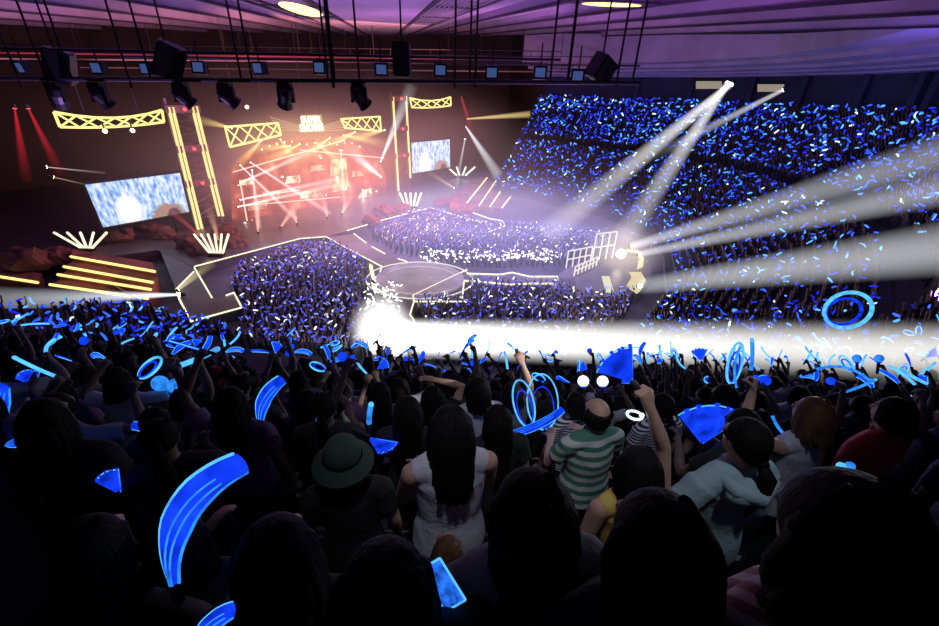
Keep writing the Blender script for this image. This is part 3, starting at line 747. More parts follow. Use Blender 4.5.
# the beams fanning out from the glowing end of the round stage
p = onz(632, 246, DZ + 2); beam(p, atdepth(985, 142, 26), .6, 1.7, WC, .40, .9, .55, 'broad grey-white beam from the round stage to the upper stand, highest of three', lamp=.3, flick=.2)
p = onz(640, 254, DZ + 1.5); beam(p, atdepth(985, 180, 24), .5, 1.25, WC, .36, .8, .75, 'grey-white beam from the round stage, middle of three fanning out', lamp=.3, flick=.2)
p = onz(640, 286, DZ + 1); beam(p, atdepth(990, 243, 17), 1.0, 1.35, WC, .36, .35, .9, 'grey-white beam from the round stage, lowest of three and over the dark aisle', lamp=.3, flick=.2)
# the big follow beam above the near crowd
p = onz(384, 337, DZ + .8); beam(p, atdepth(1010, 354, 7.5), 1.7, .66, (1, .985, .95), 1.35, 1.6, .74, 'dazzling white beam lying across the whole crowd from the catwalk end', lamp=.8, power=1.7, segs=28, name='follow_spotlight')
# left
p = onz(180, 294.5, DZ + .3); beam(p, atdepth(-30, 301, 32), .14, 1.3, (.85, .9, 1), .95, 1.5, .18, 'blue-white beam shot from the side stage across the stepped red platform', lamp=.25)
# over the stage
def stg(x0, y0, x1, y1, w0, w1, col, tg, off0, off1, label, f0=1.2, f1=.1, lens='lens', lamp=.28, group=None, **k):
    a, b = sp(x0, y0, off0), sp(x1, y1, off1)
    if b.z < DZ: b = a + (b - a) * ((a.z - DZ) / (a.z - b.z))
    if a.z < DZ: a = V((a.x, a.y, DZ + .3))
    return beam(a, b, px_r(a, w0), px_r(b, w1), col, tg, f0, f1, label, lamp=lamp * .7, lens=lens, group=group, **k)
stg(465.5, 126, 508, 190, .8, 7, WC, .75, 3, 6, 'bright white beam falling from above the small screen onto the far steps', f1=.3)
stg(380.5, 162, 412, 85, .8, 8, WC, .85, 4, 4, 'white beam shooting up past the small screen tower to the roof', f0=1.4, f1=.08)
stg(381, 177, 344, 146, .8, 9, WC, .85, 4, 5, 'short white flare beam pointing at the title sign from the set edge', f0=1.4, f1=.05)
stg(465, 139, 452, 208, .7, 3, WC, .5, 4, 8, 'pale beam falling straight down beside the small screen')
stg(341, 150, 346, 240, .7, 3.0, (1, .9, .85), .55, 4, 9, 'pinkish white beam falling straight down the middle of the set')
stg(466, 119, 575, 111, .8, 6, (1, .72, .3), .42, 4, 2, 'soft yellow beam shooting sideways into the dark above the far stand', f1=.15, lens='lens_y')
stg(454, 209, 428, 172, .8, 4, (1, .75, .4), .45, 8, 4, 'yellow beam shooting up from the stage edge below the small screen', f1=.1, lens='lens_y')
thin = [(240, 165, 330, 252), (250, 162, 352, 228), (240, 183, 310, 152), (240, 200, 338, 179), (238, 207, 330, 186), (246, 225, 372, 262), (252, 170, 262, 252), (363, 190, 364, 225)]
for i, t in enumerate(thin):
    stg(*t, .8, 3.4, (1, .84, .84), .85, 3, 8, 'thin pinkish white beam crossing the glowing red set', f0=1.2, f1=.25, lamp=.2, group='thin pink beams crossing the set')
yel = [(262, 140, 232, 172), (280, 139, 300, 168), (300, 144, 262, 165), (315, 142, 352, 172), (342, 135, 392, 145), (290, 146, 250, 150), (330, 138, 300, 160), (385, 130, 345, 140), (232, 128, 190, 118), (355, 132, 320, 150)]
for i, t in enumerate(yel):
    stg(*t, .8, 7.5, (1, .70, .22), .75, 3, 5, 'soft yellow beam from a lamp row under the title sign', f0=1.1, f1=.05, lens='lens_y', lamp=.22, group='yellow beams under the title sign')
red_up = [(262, 251, 256, 195), (284, 246, 300, 200), (220, 246, 208, 205), (330, 240, 322, 190), (300, 243, 290, 200), (345, 243, 350, 196)]
for t in red_up:
    stg(*t, .8, 6.0, (1, .42, .3), .7, 9, 5, 'reddish beam rising from the lit front edge of the main stage', f0=1.1, f1=.05, lens='pink', lamp=.22, group='red beams rising from the stage edge')
stg(214, 262, 158, 200, .8, 5, (1, .12, .1), .35, 9, 2, 'red beam rising from the stage towards the big tilted screen', f1=.1, lens='pink')
for (x0, y0, x1, y1, lb) in ((374, 281, 362, 226, 'yellow beam rising steeply from the catwalk bend'),):
    a, b = onz(x0, y0, DZ + .2), sp(x1, y1, 8); beam(a, b, .2, .7, (1, .78, .3), .75, 1.2, .25, lb, lamp=.22, lens='lens_y')
a = onz(178, 290, DZ + .2); b = onz(212, 262, DZ + 2.0); beam(a, b, .15, .7, (1, .85, .4), .5, 1.2, .2, 'short yellow beam low over the side stage', lamp=.2, lens='lens_y')
for (x0, y0, x1, y1, lb) in ((14.5, 108, 27, 182, 'red beam falling in the dark corner, farther from the lit truss'), (28, 108, 62, 176, 'wide red beam falling in the dark corner, nearer the lit truss')):
    stg(x0, y0, x1, y1, .9, 6, (1, .02, .05), .5, 4, 3, lb, f0=1.3, f1=.05, lens='redlamp')
stg(46, 167, 105, 173, .5, 1.5, (1, .8, .9), .6, 2, 2, 'thin pale beam reaching the top of the big screen from the dark', f1=.1)
stg(53, 177, 88, 185, .5, 1.2, (1, .7, .35), .5, 2, 2, 'thin yellow beam reaching the big screen from the dark', f1=.1, lens='lens_y')
stg(461, 96, 472, 132, .8, 4, (1, .05, .08), .35, 4, 3, 'thin red beam falling beside the short truss', lens='redlamp', f1=.1)
for (x, y, lb) in ((105, 131, 'bright white lamp under the long sagging truss'), (132.5, 130.5, 'dim warm lamp under the long sagging truss'), (247, 107, 'tiny warm lamp in the dark above the crossed truss'), (195, 240, 'glowing pink lamp among the rocks below the tower'), (190, 243, 'pink lamp low beside the big screen')):
    g = empty('stage_lamp', sp(x, y, 2), label=lb, cat='stage light'); p = sp(x, y, 2)
    bm = BM(); add_ell(bm, p, (.25, .25, .25), u=10, v=8); pobj('bulb', bm, M['lens_y'] if y < 200 else M['pink'], g)
    bm = BM(); add_tube(bm, [p + UP * .3, p + UP * 1.0], .1, n=6); pobj('hanging_socket', bm, M['black'], g)

# ------------------------------------------------------------------ lit haze as emissive volumes
def haze(name, c, r, col, k, label, power=2.0, noise=0.0, rz=0.0):
    bm = BM(); bmesh.ops.create_icosphere(bm, subdivisions=3, radius=1)
    o = obj(name, bm, haze_glow_mat('haze', col, k, power, noise), None, False); o.location = c; o.scale = r; o.rotation_euler = (0, 0, rz)
    return tag(o, label, 'haze', kind='stuff')
sc_c = SP + SD * 25 + SN * 4 + V((0, 0, -11))
haze('red_haze_glow', sc_c + V((0, 0, -2)), (24, 14, 11), (1, .30, .26), .042, 'emissive red volume imitating lit haze around the arched set', noise=.4, rz=math.atan2(SD.y, SD.x))
haze('amber_haze_glow', sp(305, 140, 4), (16, 10, 6), (1, .62, .25), .030, 'emissive amber volume imitating lit haze under the title sign', noise=.4, rz=math.atan2(SD.y, SD.x))
haze('brown_haze_glow', SP + SD * 34 + V((0, 0, -8)), (50, 30, 14), (.80, .33, .36), .0075, 'dim emissive volume imitating brown lit haze hanging under the roof above the stage', noise=.3, rz=math.atan2(SD.y, SD.x))
haze('violet_haze_glow', V((2, 60, -17)), (34, 30, 8), (.58, .50, .98), .029, 'pale violet emissive volume imitating lit haze over the floor crowd', noise=.3)
haze('pink_haze_glow', V((-14, 66, -13)), (46, 34, 13), (.85, .50, .62), .0058, 'thin pinkish emissive volume imitating lit haze hanging over the stages and the floor crowd', noise=.3)
haze('white_glare', onz(383, 331, DZ + 1.5), (3.0, 2.6, 3.6), (1, .98, .95), .9, 'emissive white volume imitating glare around the end of the catwalk', power=2)
haze('warm_glare', onz(622, 252, DZ + 2.0), (6, 6, 4.5), (1, .84, .6), .10, 'emissive warm volume imitating glare around the lamp on the round stage', power=2.5)
haze('white_haze_glow', onz(420, 277, DZ + 1), (9, 8, 2.0), (1, .95, .9), .022, 'pale emissive volume imitating lit haze over the round platform', power=2)

# ------------------------------------------------------------------ lamps
def lamp(kind, loc, energy, col, target=None, size=.1, spot=None, blend=.6, size_y=None):
    d = bpy.data.lights.new('lamp', kind); d.energy = energy; d.color = col
    if kind == 'AREA':
        d.size = size
        if size_y: d.shape = 'RECTANGLE'; d.size_y = size_y
    else: d.shadow_soft_size = size
    if spot: d.spot_size = math.radians(spot); d.spot_blend = blend
    o = bpy.data.objects.new('lamp', d); C.objects.link(o); o.location = loc
    if target is not None: o.rotation_euler = (V(target) - V(loc)).to_track_quat('-Z', 'Y').to_euler()
    return o
# unseen purple spots added to wash the ceiling
for (x, y, z, tx, ty, e, c) in ((-14, 16, -8, -14, 30, 11000, (.50, .26, .95)), (4, 18, -8.5, 2, 30, 12000, (.58, .18, .9)), (22, 18, -8, 24, 30, 9000, (.32, .16, .95)), (-34, 24, -8, -34, 36, 9000, (.42, .34, .95)),
                                (0, 40, -10, -4, 58, 16000, (.75, .25, .75)), (36, 34, -6, 40, 44, 8000, (.26, .18, .95)), (-40, 44, -8, -44, 62, 12000, (.5, .2, .6))):
    lamp('SPOT', (x, y, z), e, c, (tx, ty, ceil_z(ty)), .02, 140, 1.0)
# stage wash: red over the set, warm on the deck, white on the round platform
lamp('AREA', sc_c + SN * 22 + V((0, 0, 9)), 9000, (1, .35, .25), sc_c, 20)
lamp('SPOT', onz(420, 278, DZ) + V((2, 4, 15)), 1800, (1, .93, .85), onz(420, 278, DZ), .3, 50, .8)
for (x_, y_) in ((-20, 48), (-6, 60), (8, 46), (14, 66)): lamp('SPOT', V((x_, y_, -5)), 22000, (.50, .44, 1.0), (x_, y_, -20), .5, 95, 1.0)  # unseen violet spots added above the floor crowd
lamp('SPOT', onz(384, 330, DZ + 12), 5000, (1, .95, .95), onz(384, 335, DZ), .3, 60, .8)
lamp('SPOT', onz(610, 262, DZ + 10), 5000, (1, .9, .75), onz(610, 272, DZ), .3, 70, .8)
lamp('AREA', V((34, 40, 3.5)), 120, (.25, .3, 1.0), (44, 46, -8), 24)  # unseen blue area light over the right stand
# weak house light over the near rows, from the ceiling behind the camera
lamp('SPOT', (.0, .55, 2.0), 150, (.86, .88, 1.0), (.05, 2.0, -1.9), .1, 36, .9)
lamp('SPOT', (1.2, .5, 2.0), 135, (.84, .92, 1.0), (1.25, 2.0, -1.9), .1, 34, .9)
lamp('SPOT', (9, 9.5, -2.2), 500, (1, .98, .95), (.5, 3.2, -2.2), .3, 40, .7)  # unseen white spot added for the big beam's light
lamp('SPOT', (3.6, 1.9, -.4), 900, (1, .98, .95), onY(519, 366, 3.03), .1, 8, .5)  # unseen narrow spot added to whiten the raised arm
lamp('SPOT', (-5, 13, -5.5), 160, (.14, .24, 1.0), (-2, 4, -3.6), .1, 80, 1.0)  # unseen blue spot added as fill on the near crowd
lamp('SPOT', (6, 13, -5.5), 220, (.14, .24, 1.0), (3, 4, -3.6), .1, 80, 1.0)  # second added blue fill, likewise without a fixture

# ------------------------------------------------------------------ figures
def remesh(bm, voxel, smooth=4, dec=None, name='body'):
    me = bpy.data.meshes.new(name); bm.to_mesh(me); bm.free()
    o = bpy.data.objects.new(name, me); C.objects.link(o)
    md = o.modifiers.new('r', 'REMESH'); md.mode = 'VOXEL'; md.voxel_size = voxel
    ms = o.modifiers.new('s', 'SMOOTH'); ms.factor = .5; ms.iterations = smooth
    if dec: d = o.modifiers.new('d', 'DECIMATE'); d.ratio = dec
    dg = bpy.context.evaluated_depsgraph_get(); dg.update()
    out = bpy.data.meshes.new_from_object(o.evaluated_get(dg)); out.name = name
    bpy.data.objects.remove(o); bpy.data.meshes.remove(me)
    return out
def ik(s, t, la, lb, pole):
    d = t - s; L = d.length
    if L > (la + lb) * .985: t = s + d * ((la + lb) * .985 / L); d = t - s; L = d.length
    a = (la * la - lb * lb + L * L) / (2 * L); h = math.sqrt(max(la * la - a * a, 0))
    u = d / L; p = pole - u * pole.dot(u)
    if p.length < 1e-4: p = V((0, 0, -1)) - u * u.z * -1
    return s + u * a + p.normalized() * h, t
SH = {1: V((.172, -.005, 1.345)), -1: V((-.172, -.005, 1.345))}
def arm_joints(side, hand):
    s = SH[side]
    if hand is None: hand = V((side * .25, .06, .80))
    up = hand.z > 1.3
    pole = V((side * .8, -.2, -.6)) if up else V((side * .6, -.9, -.2))
    e, wv = ik(s, V(hand), .275, .245, pole)
    return s, e, wv
def hand_frame(side, e, wv, axis=None):
    f = (wv - e).normalized()
    a = V(axis) if axis is not None else V((0, .55, .8))
    s = a - f * a.dot(f)
    if s.length < .25: s = V((side * -.8, .2, .3)) - f * V((side * -.8, .2, .3)).dot(f)
    s.normalize(); p = f.cross(s) * (1 if side > 0 else -1)
    return f, s, p
def add_hand(bm, side, e, wv, grip, axis=None):
    f, s, p = hand_frame(side, e, wv, axis)
    if not grip: s = V((0, 1, 0)) - f * f.y if abs(f.y) < .9 else V((side, 0, 0)) - f * f.x * side; 
    s.normalize(); p = f.cross(s) * (1 if side > 0 else -1)
    add_tube(bm, [wv - f * .02, wv + f * .03, wv + f * .085], [(.027, .02), (.037, .018), (.04, .015)], n=10, ref=s, rnd=True)
    curl = (1.15, 1.35, 1.0) if grip else (.3, .4, .3)
    for i, (off, ln) in enumerate(((.030, .072), (.010, .080), (-.011, .075), (-.031, .058))):
        b = wv + f * .085 + s * off; d = f.copy(); pts = [b - f * .015, b]; ax = f.cross(p)
        for c_, fr in zip(curl, (.45, .3, .25)):
            d = (d * math.cos(c_) + p * math.sin(c_) * 1.0) if False else Quaternion(ax, c_) @ d
            pts.append(pts[-1] + d * ln * fr)
        add_tube(bm, pts, [.0098, .0095, .009, .0082, .007], n=7, rnd=True)
    tb = wv + f * .03 + s * .03; t1 = tb + (f * .6 + s * .65 + p * .35).normalized() * .038
    t2 = t1 + ((f * .35 + p * .9 + s * (-.1 if grip else .35)).normalized()) * .03; t3 = t2 + ((p * .8 - s * .6 + f * .1) if grip else (f * .8 + p * .4)).normalized() * .024
    add_tube(bm, [wv + f * .02 + s * .015, tb, t1, t2, t3], [.014, .0135, .011, .0095, .008], n=7, rnd=True)
    return wv + f * .088 + p * .030, s
def build_body(hands, grips, axes, voxel, dec, head=(0, 0), fat=1.0, male=False):
    """one continuous skin: head with face and ears, neck, trunk, arms, hands and legs"""
    bm = BM()
    add_tube(bm, [(0, 0, .86), (0, 0, .97), (0, .005, 1.07), (0, .01, 1.2), (0, 0, 1.31), (0, -.005, 1.37)],
             [(.155 * fat, .11 * fat), (.145 * fat, .105 * fat), (.122 * fat, .09 * fat), (.14 * fat, .1 * fat), (.15, .09), (.11, .07)], n=16, ref=(1, 0, 0), rnd=True)
    add_tube(bm, [(-.165, -.005, 1.345), (-.09, -.005, 1.365), (0, -.01, 1.375), (.09, -.005, 1.365), (.165, -.005, 1.345)], [.05, .056, .06, .056, .05], n=10, rnd=True)
    nt_ = V((head[0] * .02, head[1] * .02, 0))
    add_tube(bm, [(0, -.01, 1.34), (0, 0, 1.41), V((0, .01, 1.49)) + nt_], [.062, .05, .05], n=12, rnd=True)
    hc = V((0, .02, 1.56)) + nt_; q = Matrix.Rotation(head[0], 3, 'Z') @ Matrix.Rotation(head[1], 3, 'X')
    def hp(x, y, z): return hc + q @ V((x, y, z))
    add_ell(bm, hp(0, -.008, .012), (.074, .092, .088), q, 20, 14)
    add_ell(bm, hp(0, .032, -.045), (.055, .052, .068), q, 16, 12)
    add_ell(bm, hp(0, .055, -.09), (.026, .024, .02), q)                       # chin
    add_tube(bm, [hp(0, .083, .012), hp(0, .093, -.012), hp(0, .103, -.032)], [.008, .011, .014], n=8, rnd=True)   # nose
    add_ell(bm, hp(0, .083, -.058), (.024, .012, .010), q)                      # lips
    for sx in (-1, 1):
        add_ell(bm, hp(sx * .03, .072, .022), (.024, .014, .008), q)            # brow
        add_ell(bm, hp(sx * .074, -.005, -.008), (.010, .020, .032), q)         # ear
        add_tube(bm, [(sx * .085, 0, .87), (sx * .10, .01, .68), (sx * .10, .02, .48), (sx * .10, -.01, .28), (sx * .10, -.02, .08)], [(.085 * fat, .088 * fat), (.075, .08), (.054, .056), (.055, .058), (.036, .04)], n=12, rnd=True)
        add_tube(bm, [(sx * .10, -.06, .04), (sx * .105, .05, .045), (sx * .11, .15, .03)], [(.035, .035), (.042, .036), (.04, .024)], n=10, ref=(1, 0, 0), rnd=True)
    out = {}
    for side in (1, -1):
        s, e, wv = arm_joints(side, hands[0 if side > 0 else 1])
        add_tube(bm, [s, s.lerp(e, .3), s.lerp(e, .7), e, e.lerp(wv, .3), e.lerp(wv, .75), wv], [.05, .046, .04, .036, .038, .029, .024], n=10, rnd=True)
        i = 0 if side > 0 else 1
        out[side] = (add_hand(bm, side, e, wv, grips[i], axes[i]), e, wv)
    return remesh(bm, voxel, 3, dec), out
def build_shirt(hands, voxel, sleeve=.55, fat=1.0, low=.82, collar=True, loose=0.0):
    bm = BM(); k = .016 + loose
    add_tube(bm, [(0, 0, low), (0, 0, .97), (0, .005, 1.07), (0, .01, 1.2), (0, 0, 1.31), (0, -.005, 1.365), (0, 0, 1.40)],
             [(.155 * fat + k + .01, .11 * fat + k + .01), (.148 * fat + k, .105 * fat + k), (.13 * fat + k, .095 * fat + k), (.143 * fat + k, .1 * fat + k), (.152 + k, .09 + k), (.115 + k, .07 + k), (.06 + k * .5, .055 + k * .5)], n=20, ref=(1, 0, 0))
    xs = .175 if sleeve > .2 else .130
    add_tube(bm, [(-xs, -.005, 1.345 + (.175 - xs) * .25), (-.09, -.005, 1.365), (0, -.01, 1.375), (.09, -.005, 1.365), (xs, -.005, 1.345 + (.175 - xs) * .25)], [.046 + k * .6, .056 + k * .7, .06 + k * .5, .056 + k * .7, .046 + k * .6], n=12, rnd=True)
    if sleeve > .2:
        for side in (1, -1):
            s, e, wv = arm_joints(side, hands[0 if side > 0 else 1])
            if sleeve <= 1: pts = [s, s.lerp(e, sleeve * .5), s.lerp(e, sleeve)]; rr = [.05 + k, .048 + k, .046 + k * 1.3]
            else: pts = [s, s.lerp(e, .5), e, e.lerp(wv, sleeve - 1)]; rr = [.05 + k, .046 + k, .042 + k, .036 + k]
            add_tube(bm, pts, rr, n=12)
    if collar:
        pts = [V((math.cos(a) * .066, math.sin(a) * .06 - .0, 1.405 + .012 * math.sin(a))) for a in [2 * PI * i / 18 for i in range(19)]]
        add_tube(bm, pts, [(.014, .014)] * 19, n=6)
    rr = random.Random(3)
    me = remesh(bm, voxel, 3, None, 'shirt')
    from mathutils import noise
    for v in me.vertices:                     # folds of cloth
        n_ = noise.noise(V((v.co.x * 7 + v.co.z * 4, v.co.y * 7, v.co.z * 6)))
        n2 = noise.noise(V((v.co.x * 18, v.co.y * 18, v.co.z * 11 + v.co.x * 9)))
        v.co += v.normal * (.007 * n_ + .004 * n2)
    return me
def build_trousers(voxel, fat=1.0):
    bm = BM()
    add_tube(bm, [(0, 0, .80), (0, 0, .90), (0, 0, .98)], [(.15 * fat, .115 * fat), (.165 * fat, .12 * fat), (.15 * fat, .11 * fat)], n=16, ref=(1, 0, 0))
    for sx in (-1, 1):
        add_tube(bm, [(sx * .085, 0, .87), (sx * .10, .01, .68), (sx * .10, .02, .48), (sx * .10, -.01, .28), (sx * .10, -.02, .10)], [.098, .09, .07, .068, .062], n=14)
    return remesh(bm, voxel, 2, None, 'trousers')
def build_hair(style, head=(0, 0), seed=1, big=1.0):
    rr = random.Random(seed); bm = BM(); nt_ = V((head[0] * .02, head[1] * .02, 0)); hc = V((0, .02, 1.56)) + nt_
    q = Matrix.Rotation(head[0], 3, 'Z') @ Matrix.Rotation(head[1], 3, 'X')
    def hp(x, y, z): return hc + q @ V((x, y, z))
    if style == 'bald':          # a low ring of short hair round the back of the head
        for i in range(26):
            a = PI * (1.02 + .96 * i / 25) if False else PI + (i / 25) * PI
            x, y = math.cos(a) * .076, math.sin(a) * .092
            add_tube(bm, [hp(x * .96, y * .96, .045), hp(x * 1.03, y * 1.03, .0), hp(x * 1.04, y * 1.04, -.035), hp(x * .92, y * .95, -.075)], [.006, .011, .013, .007], n=6)
        return obj_mesh(bm)
    add_ell(bm, hp(0, -.018, .022), (.084 * big, .094 * big, .090 * big), q, 24, 16)
    def strand(a, ln, r, dx=0, back=1.0, wav=.008):
        x, y = math.sin(a) * .07 * big, -math.cos(a) * .085 * big
        top = hp(x * .45, y * .45 - .01, .105 * big); mid = hp(x * 1.05, y * 1.05 - .012, .03); pts = [top, mid]
        k = max(2, int(ln / .05)); ph = rr.uniform(0, 6)
        base = hp(x * 1.12, y * 1.12 - .02, -.05)
        for i in range(k + 1):
            t = i / k
            pts.append(V((base.x + x * .25 * t + dx * t + wav * math.sin(ph + t * 6), base.y + y * .12 * t - .035 * t * back + wav * math.cos(ph + t * 5), base.z - ln * t)))
        rad = [r * .5, r] + [r * (1.1 - .65 * (i / k)) for i in range(k + 1)]
        add_tube(bm, pts, rad, n=6, rnd=False)
    if style in ('long', 'verylong', 'wavy'):
        ln = {'long': .26, 'verylong': .42, 'wavy': .36}[style] * (1 if big < 1.3 else 1.1); n = 34
        for i in range(n):
            a = -1.75 + 3.5 * i / (n - 1); strand(a, ln * rr.uniform(.85, 1.05) * (1 - .12 * abs(a)), .021 * big, wav=.018 if style == 'wavy' else .006)
        for i in range(14):
            a = -1.3 + 2.6 * i / 13; strand(a * .8, ln * rr.uniform(.8, .95), .026 * big, back=.5)
    elif style == 'bob':
        for i in range(28):
            a = -2.0 + 4.0 * i / 27; strand(a, .09 * rr.uniform(.9, 1.1), .022 * big)
    elif style == 'short':
        for i in range(24):
            a = -2.1 + 4.2 * i / 23; strand(a, .015, .016)
    elif style in ('ponytail', 'lowtail'):
        for i in range(20):
            a = -2.0 + 4.0 * i / 19
            x, y = math.sin(a) * .08, -math.cos(a) * .09
            kz = .03 if style == 'ponytail' else -.04
            add_tube(bm, [hp(x * .5, y * .5, .10), hp(x, y, .02), hp(x * .5, y * .6 - .06, kz - .01), hp(0, -.112, kz)], [.01, .016, .014, .012], n=6)
        kz = .03 if style == 'ponytail' else -.04
        for i in range(10):
            a = 2 * PI * i / 10; dx, dy = math.cos(a) * .018, math.sin(a) * .018
            add_tube(bm, [hp(dx * .5, -.11 + dy * .5, kz), hp(dx + .01, -.15 + dy, kz - .05), hp(dx * 1.2 + .02, -.15 + dy, kz - .16), hp(dx * .6 + .015, -.13 + dy * .5, kz - .30 + rr.uniform(-.02, .03))], [.012, .018, .017, .005], n=6)
        add_tube(bm, [hp(0, -.105, kz + .002), hp(0, -.125, kz - .008)], [.026, .026], n=12)
    elif style == 'bun':
        add_ell(bm, hp(0, -.10, .06), (.045, .045, .045), q)
        for i in range(20):
            a = -2.0 + 4.0 * i / 19; x, y = math.sin(a) * .08, -math.cos(a) * .09
            add_tube(bm, [hp(x, y, -.04), hp(x * .9, y * .95, .03), hp(x * .3, y * .6 - .04, .07)], [.012, .015, .012], n=6)
    return obj_mesh(bm)
def obj_mesh(bm):
    me = bpy.data.meshes.new('hair'); bm.normal_update(); bm.to_mesh(me); bm.free(); return me

M['skin'] = mat('skin', (.46, .28, .21), .6, var=.1, scale=12)
M['skin_shaded'] = mat('shaded_skin', (.17, .10, .08), .6, var=.1, scale=12)  # dimness of the stand put into the crowd's skin colour
M['hair'] = mat('black_hair', (.008, .006, .006), .72, var=.4, scale=14, bump=.4, bscale=60, stretch=(1, 1, .12))
M['hair_br'] = mat('brown_hair', (.14, .075, .035), .45, var=.4, scale=14, bump=.6, bscale=60, stretch=(1, 1, .12))
for k_ in ('hair', 'hair_br'): M[k_].node_tree.nodes['Principled BSDF'].inputs['Specular IOR Level'].default_value = .12
M['eye_white'] = mat('eye', (.8, .8, .8), .3)
M['trousers'] = mat('dark_trousers', (.02, .022, .04), .85, bump=.3, bscale=80)
cloth = dict(black=(.012, .012, .015), navy=(.02, .025, .07), charcoal=(.05, .05, .055), white=(.55, .55, .62), grey=(.3, .3, .32), red=(.42, .04, .05), plaid=(.3, .13, .12), teal=(.30, .42, .48), olive=(.10, .12, .05), yellow=(.65, .46, .10), pale=(.2, .2, .24), violet=(.16, .08, .22), green=(.02, .045, .03))
for k_, c_ in cloth.items(): M['c_' + k_] = mat('cloth_' + k_, c_, .88, var=.12, scale=5, bump=.25, bscale=45)
M['c_stripe_green'] = stripes('cloth_green_stripes', (.05, .16, .115), (.42, .46, .45), 4.2, 'Z')
M['c_stripe_black'] = stripes('cloth_black_stripes', (.03, .03, .04), (.7, .7, .72), 11, 'Z')
M['c_plaid'] = stripes('cloth_plaid', (.20, .05, .05), (.36, .26, .25), 9, 'DIAGONAL')

# ------------------------------------------------------------------ glow sticks, many shaped like their light trails
def glow(name, c, s, sample=True, var=.35, scale=14): return emat(name, c, s, sample, var, scale)
G_BLUE = glow('glow_blue', (.006, .045, .95), 1.0, True, .75, 9); G_DEEP = glow('glow_deep', (.004, .018, .7), .7, True, .6)
G_CYAN = glow('glow_cyan', (.03, .27, 1.0), 1.0, True, .5); G_EDGE = glow('glow_edge', (.10, .48, 1.0), 1.2, True, .3); G_WHITE = glow('glow_white', (.72, .93, 1.0), 2.0)
M['g_small'] = glow('glow_small', (.006, .05, .95), 1.15, False, .8, 5); M['g_small_edge'] = glow('glow_small_edge', (.08, .42, 1.0), 1.5, False, .6, 5)
def arc_pts(L, bend, n=14, wob=0.0):
    """points of a wand of length L that starts at the origin along +Z and bends by so many radians towards +X"""
    p = V((0, 0, 0)); out = [p.copy()]
    for i in range(n):
        a = bend * (i + .5) / n; p = p + V((math.sin(a), wob * math.sin(i * .9), math.cos(a))) * (L / n); out.append(p.copy())
    return out
def CP(t): return min(1.0, .30 + 1.7 * t) * (1 - .22 * max(0, t - .7) / .3)
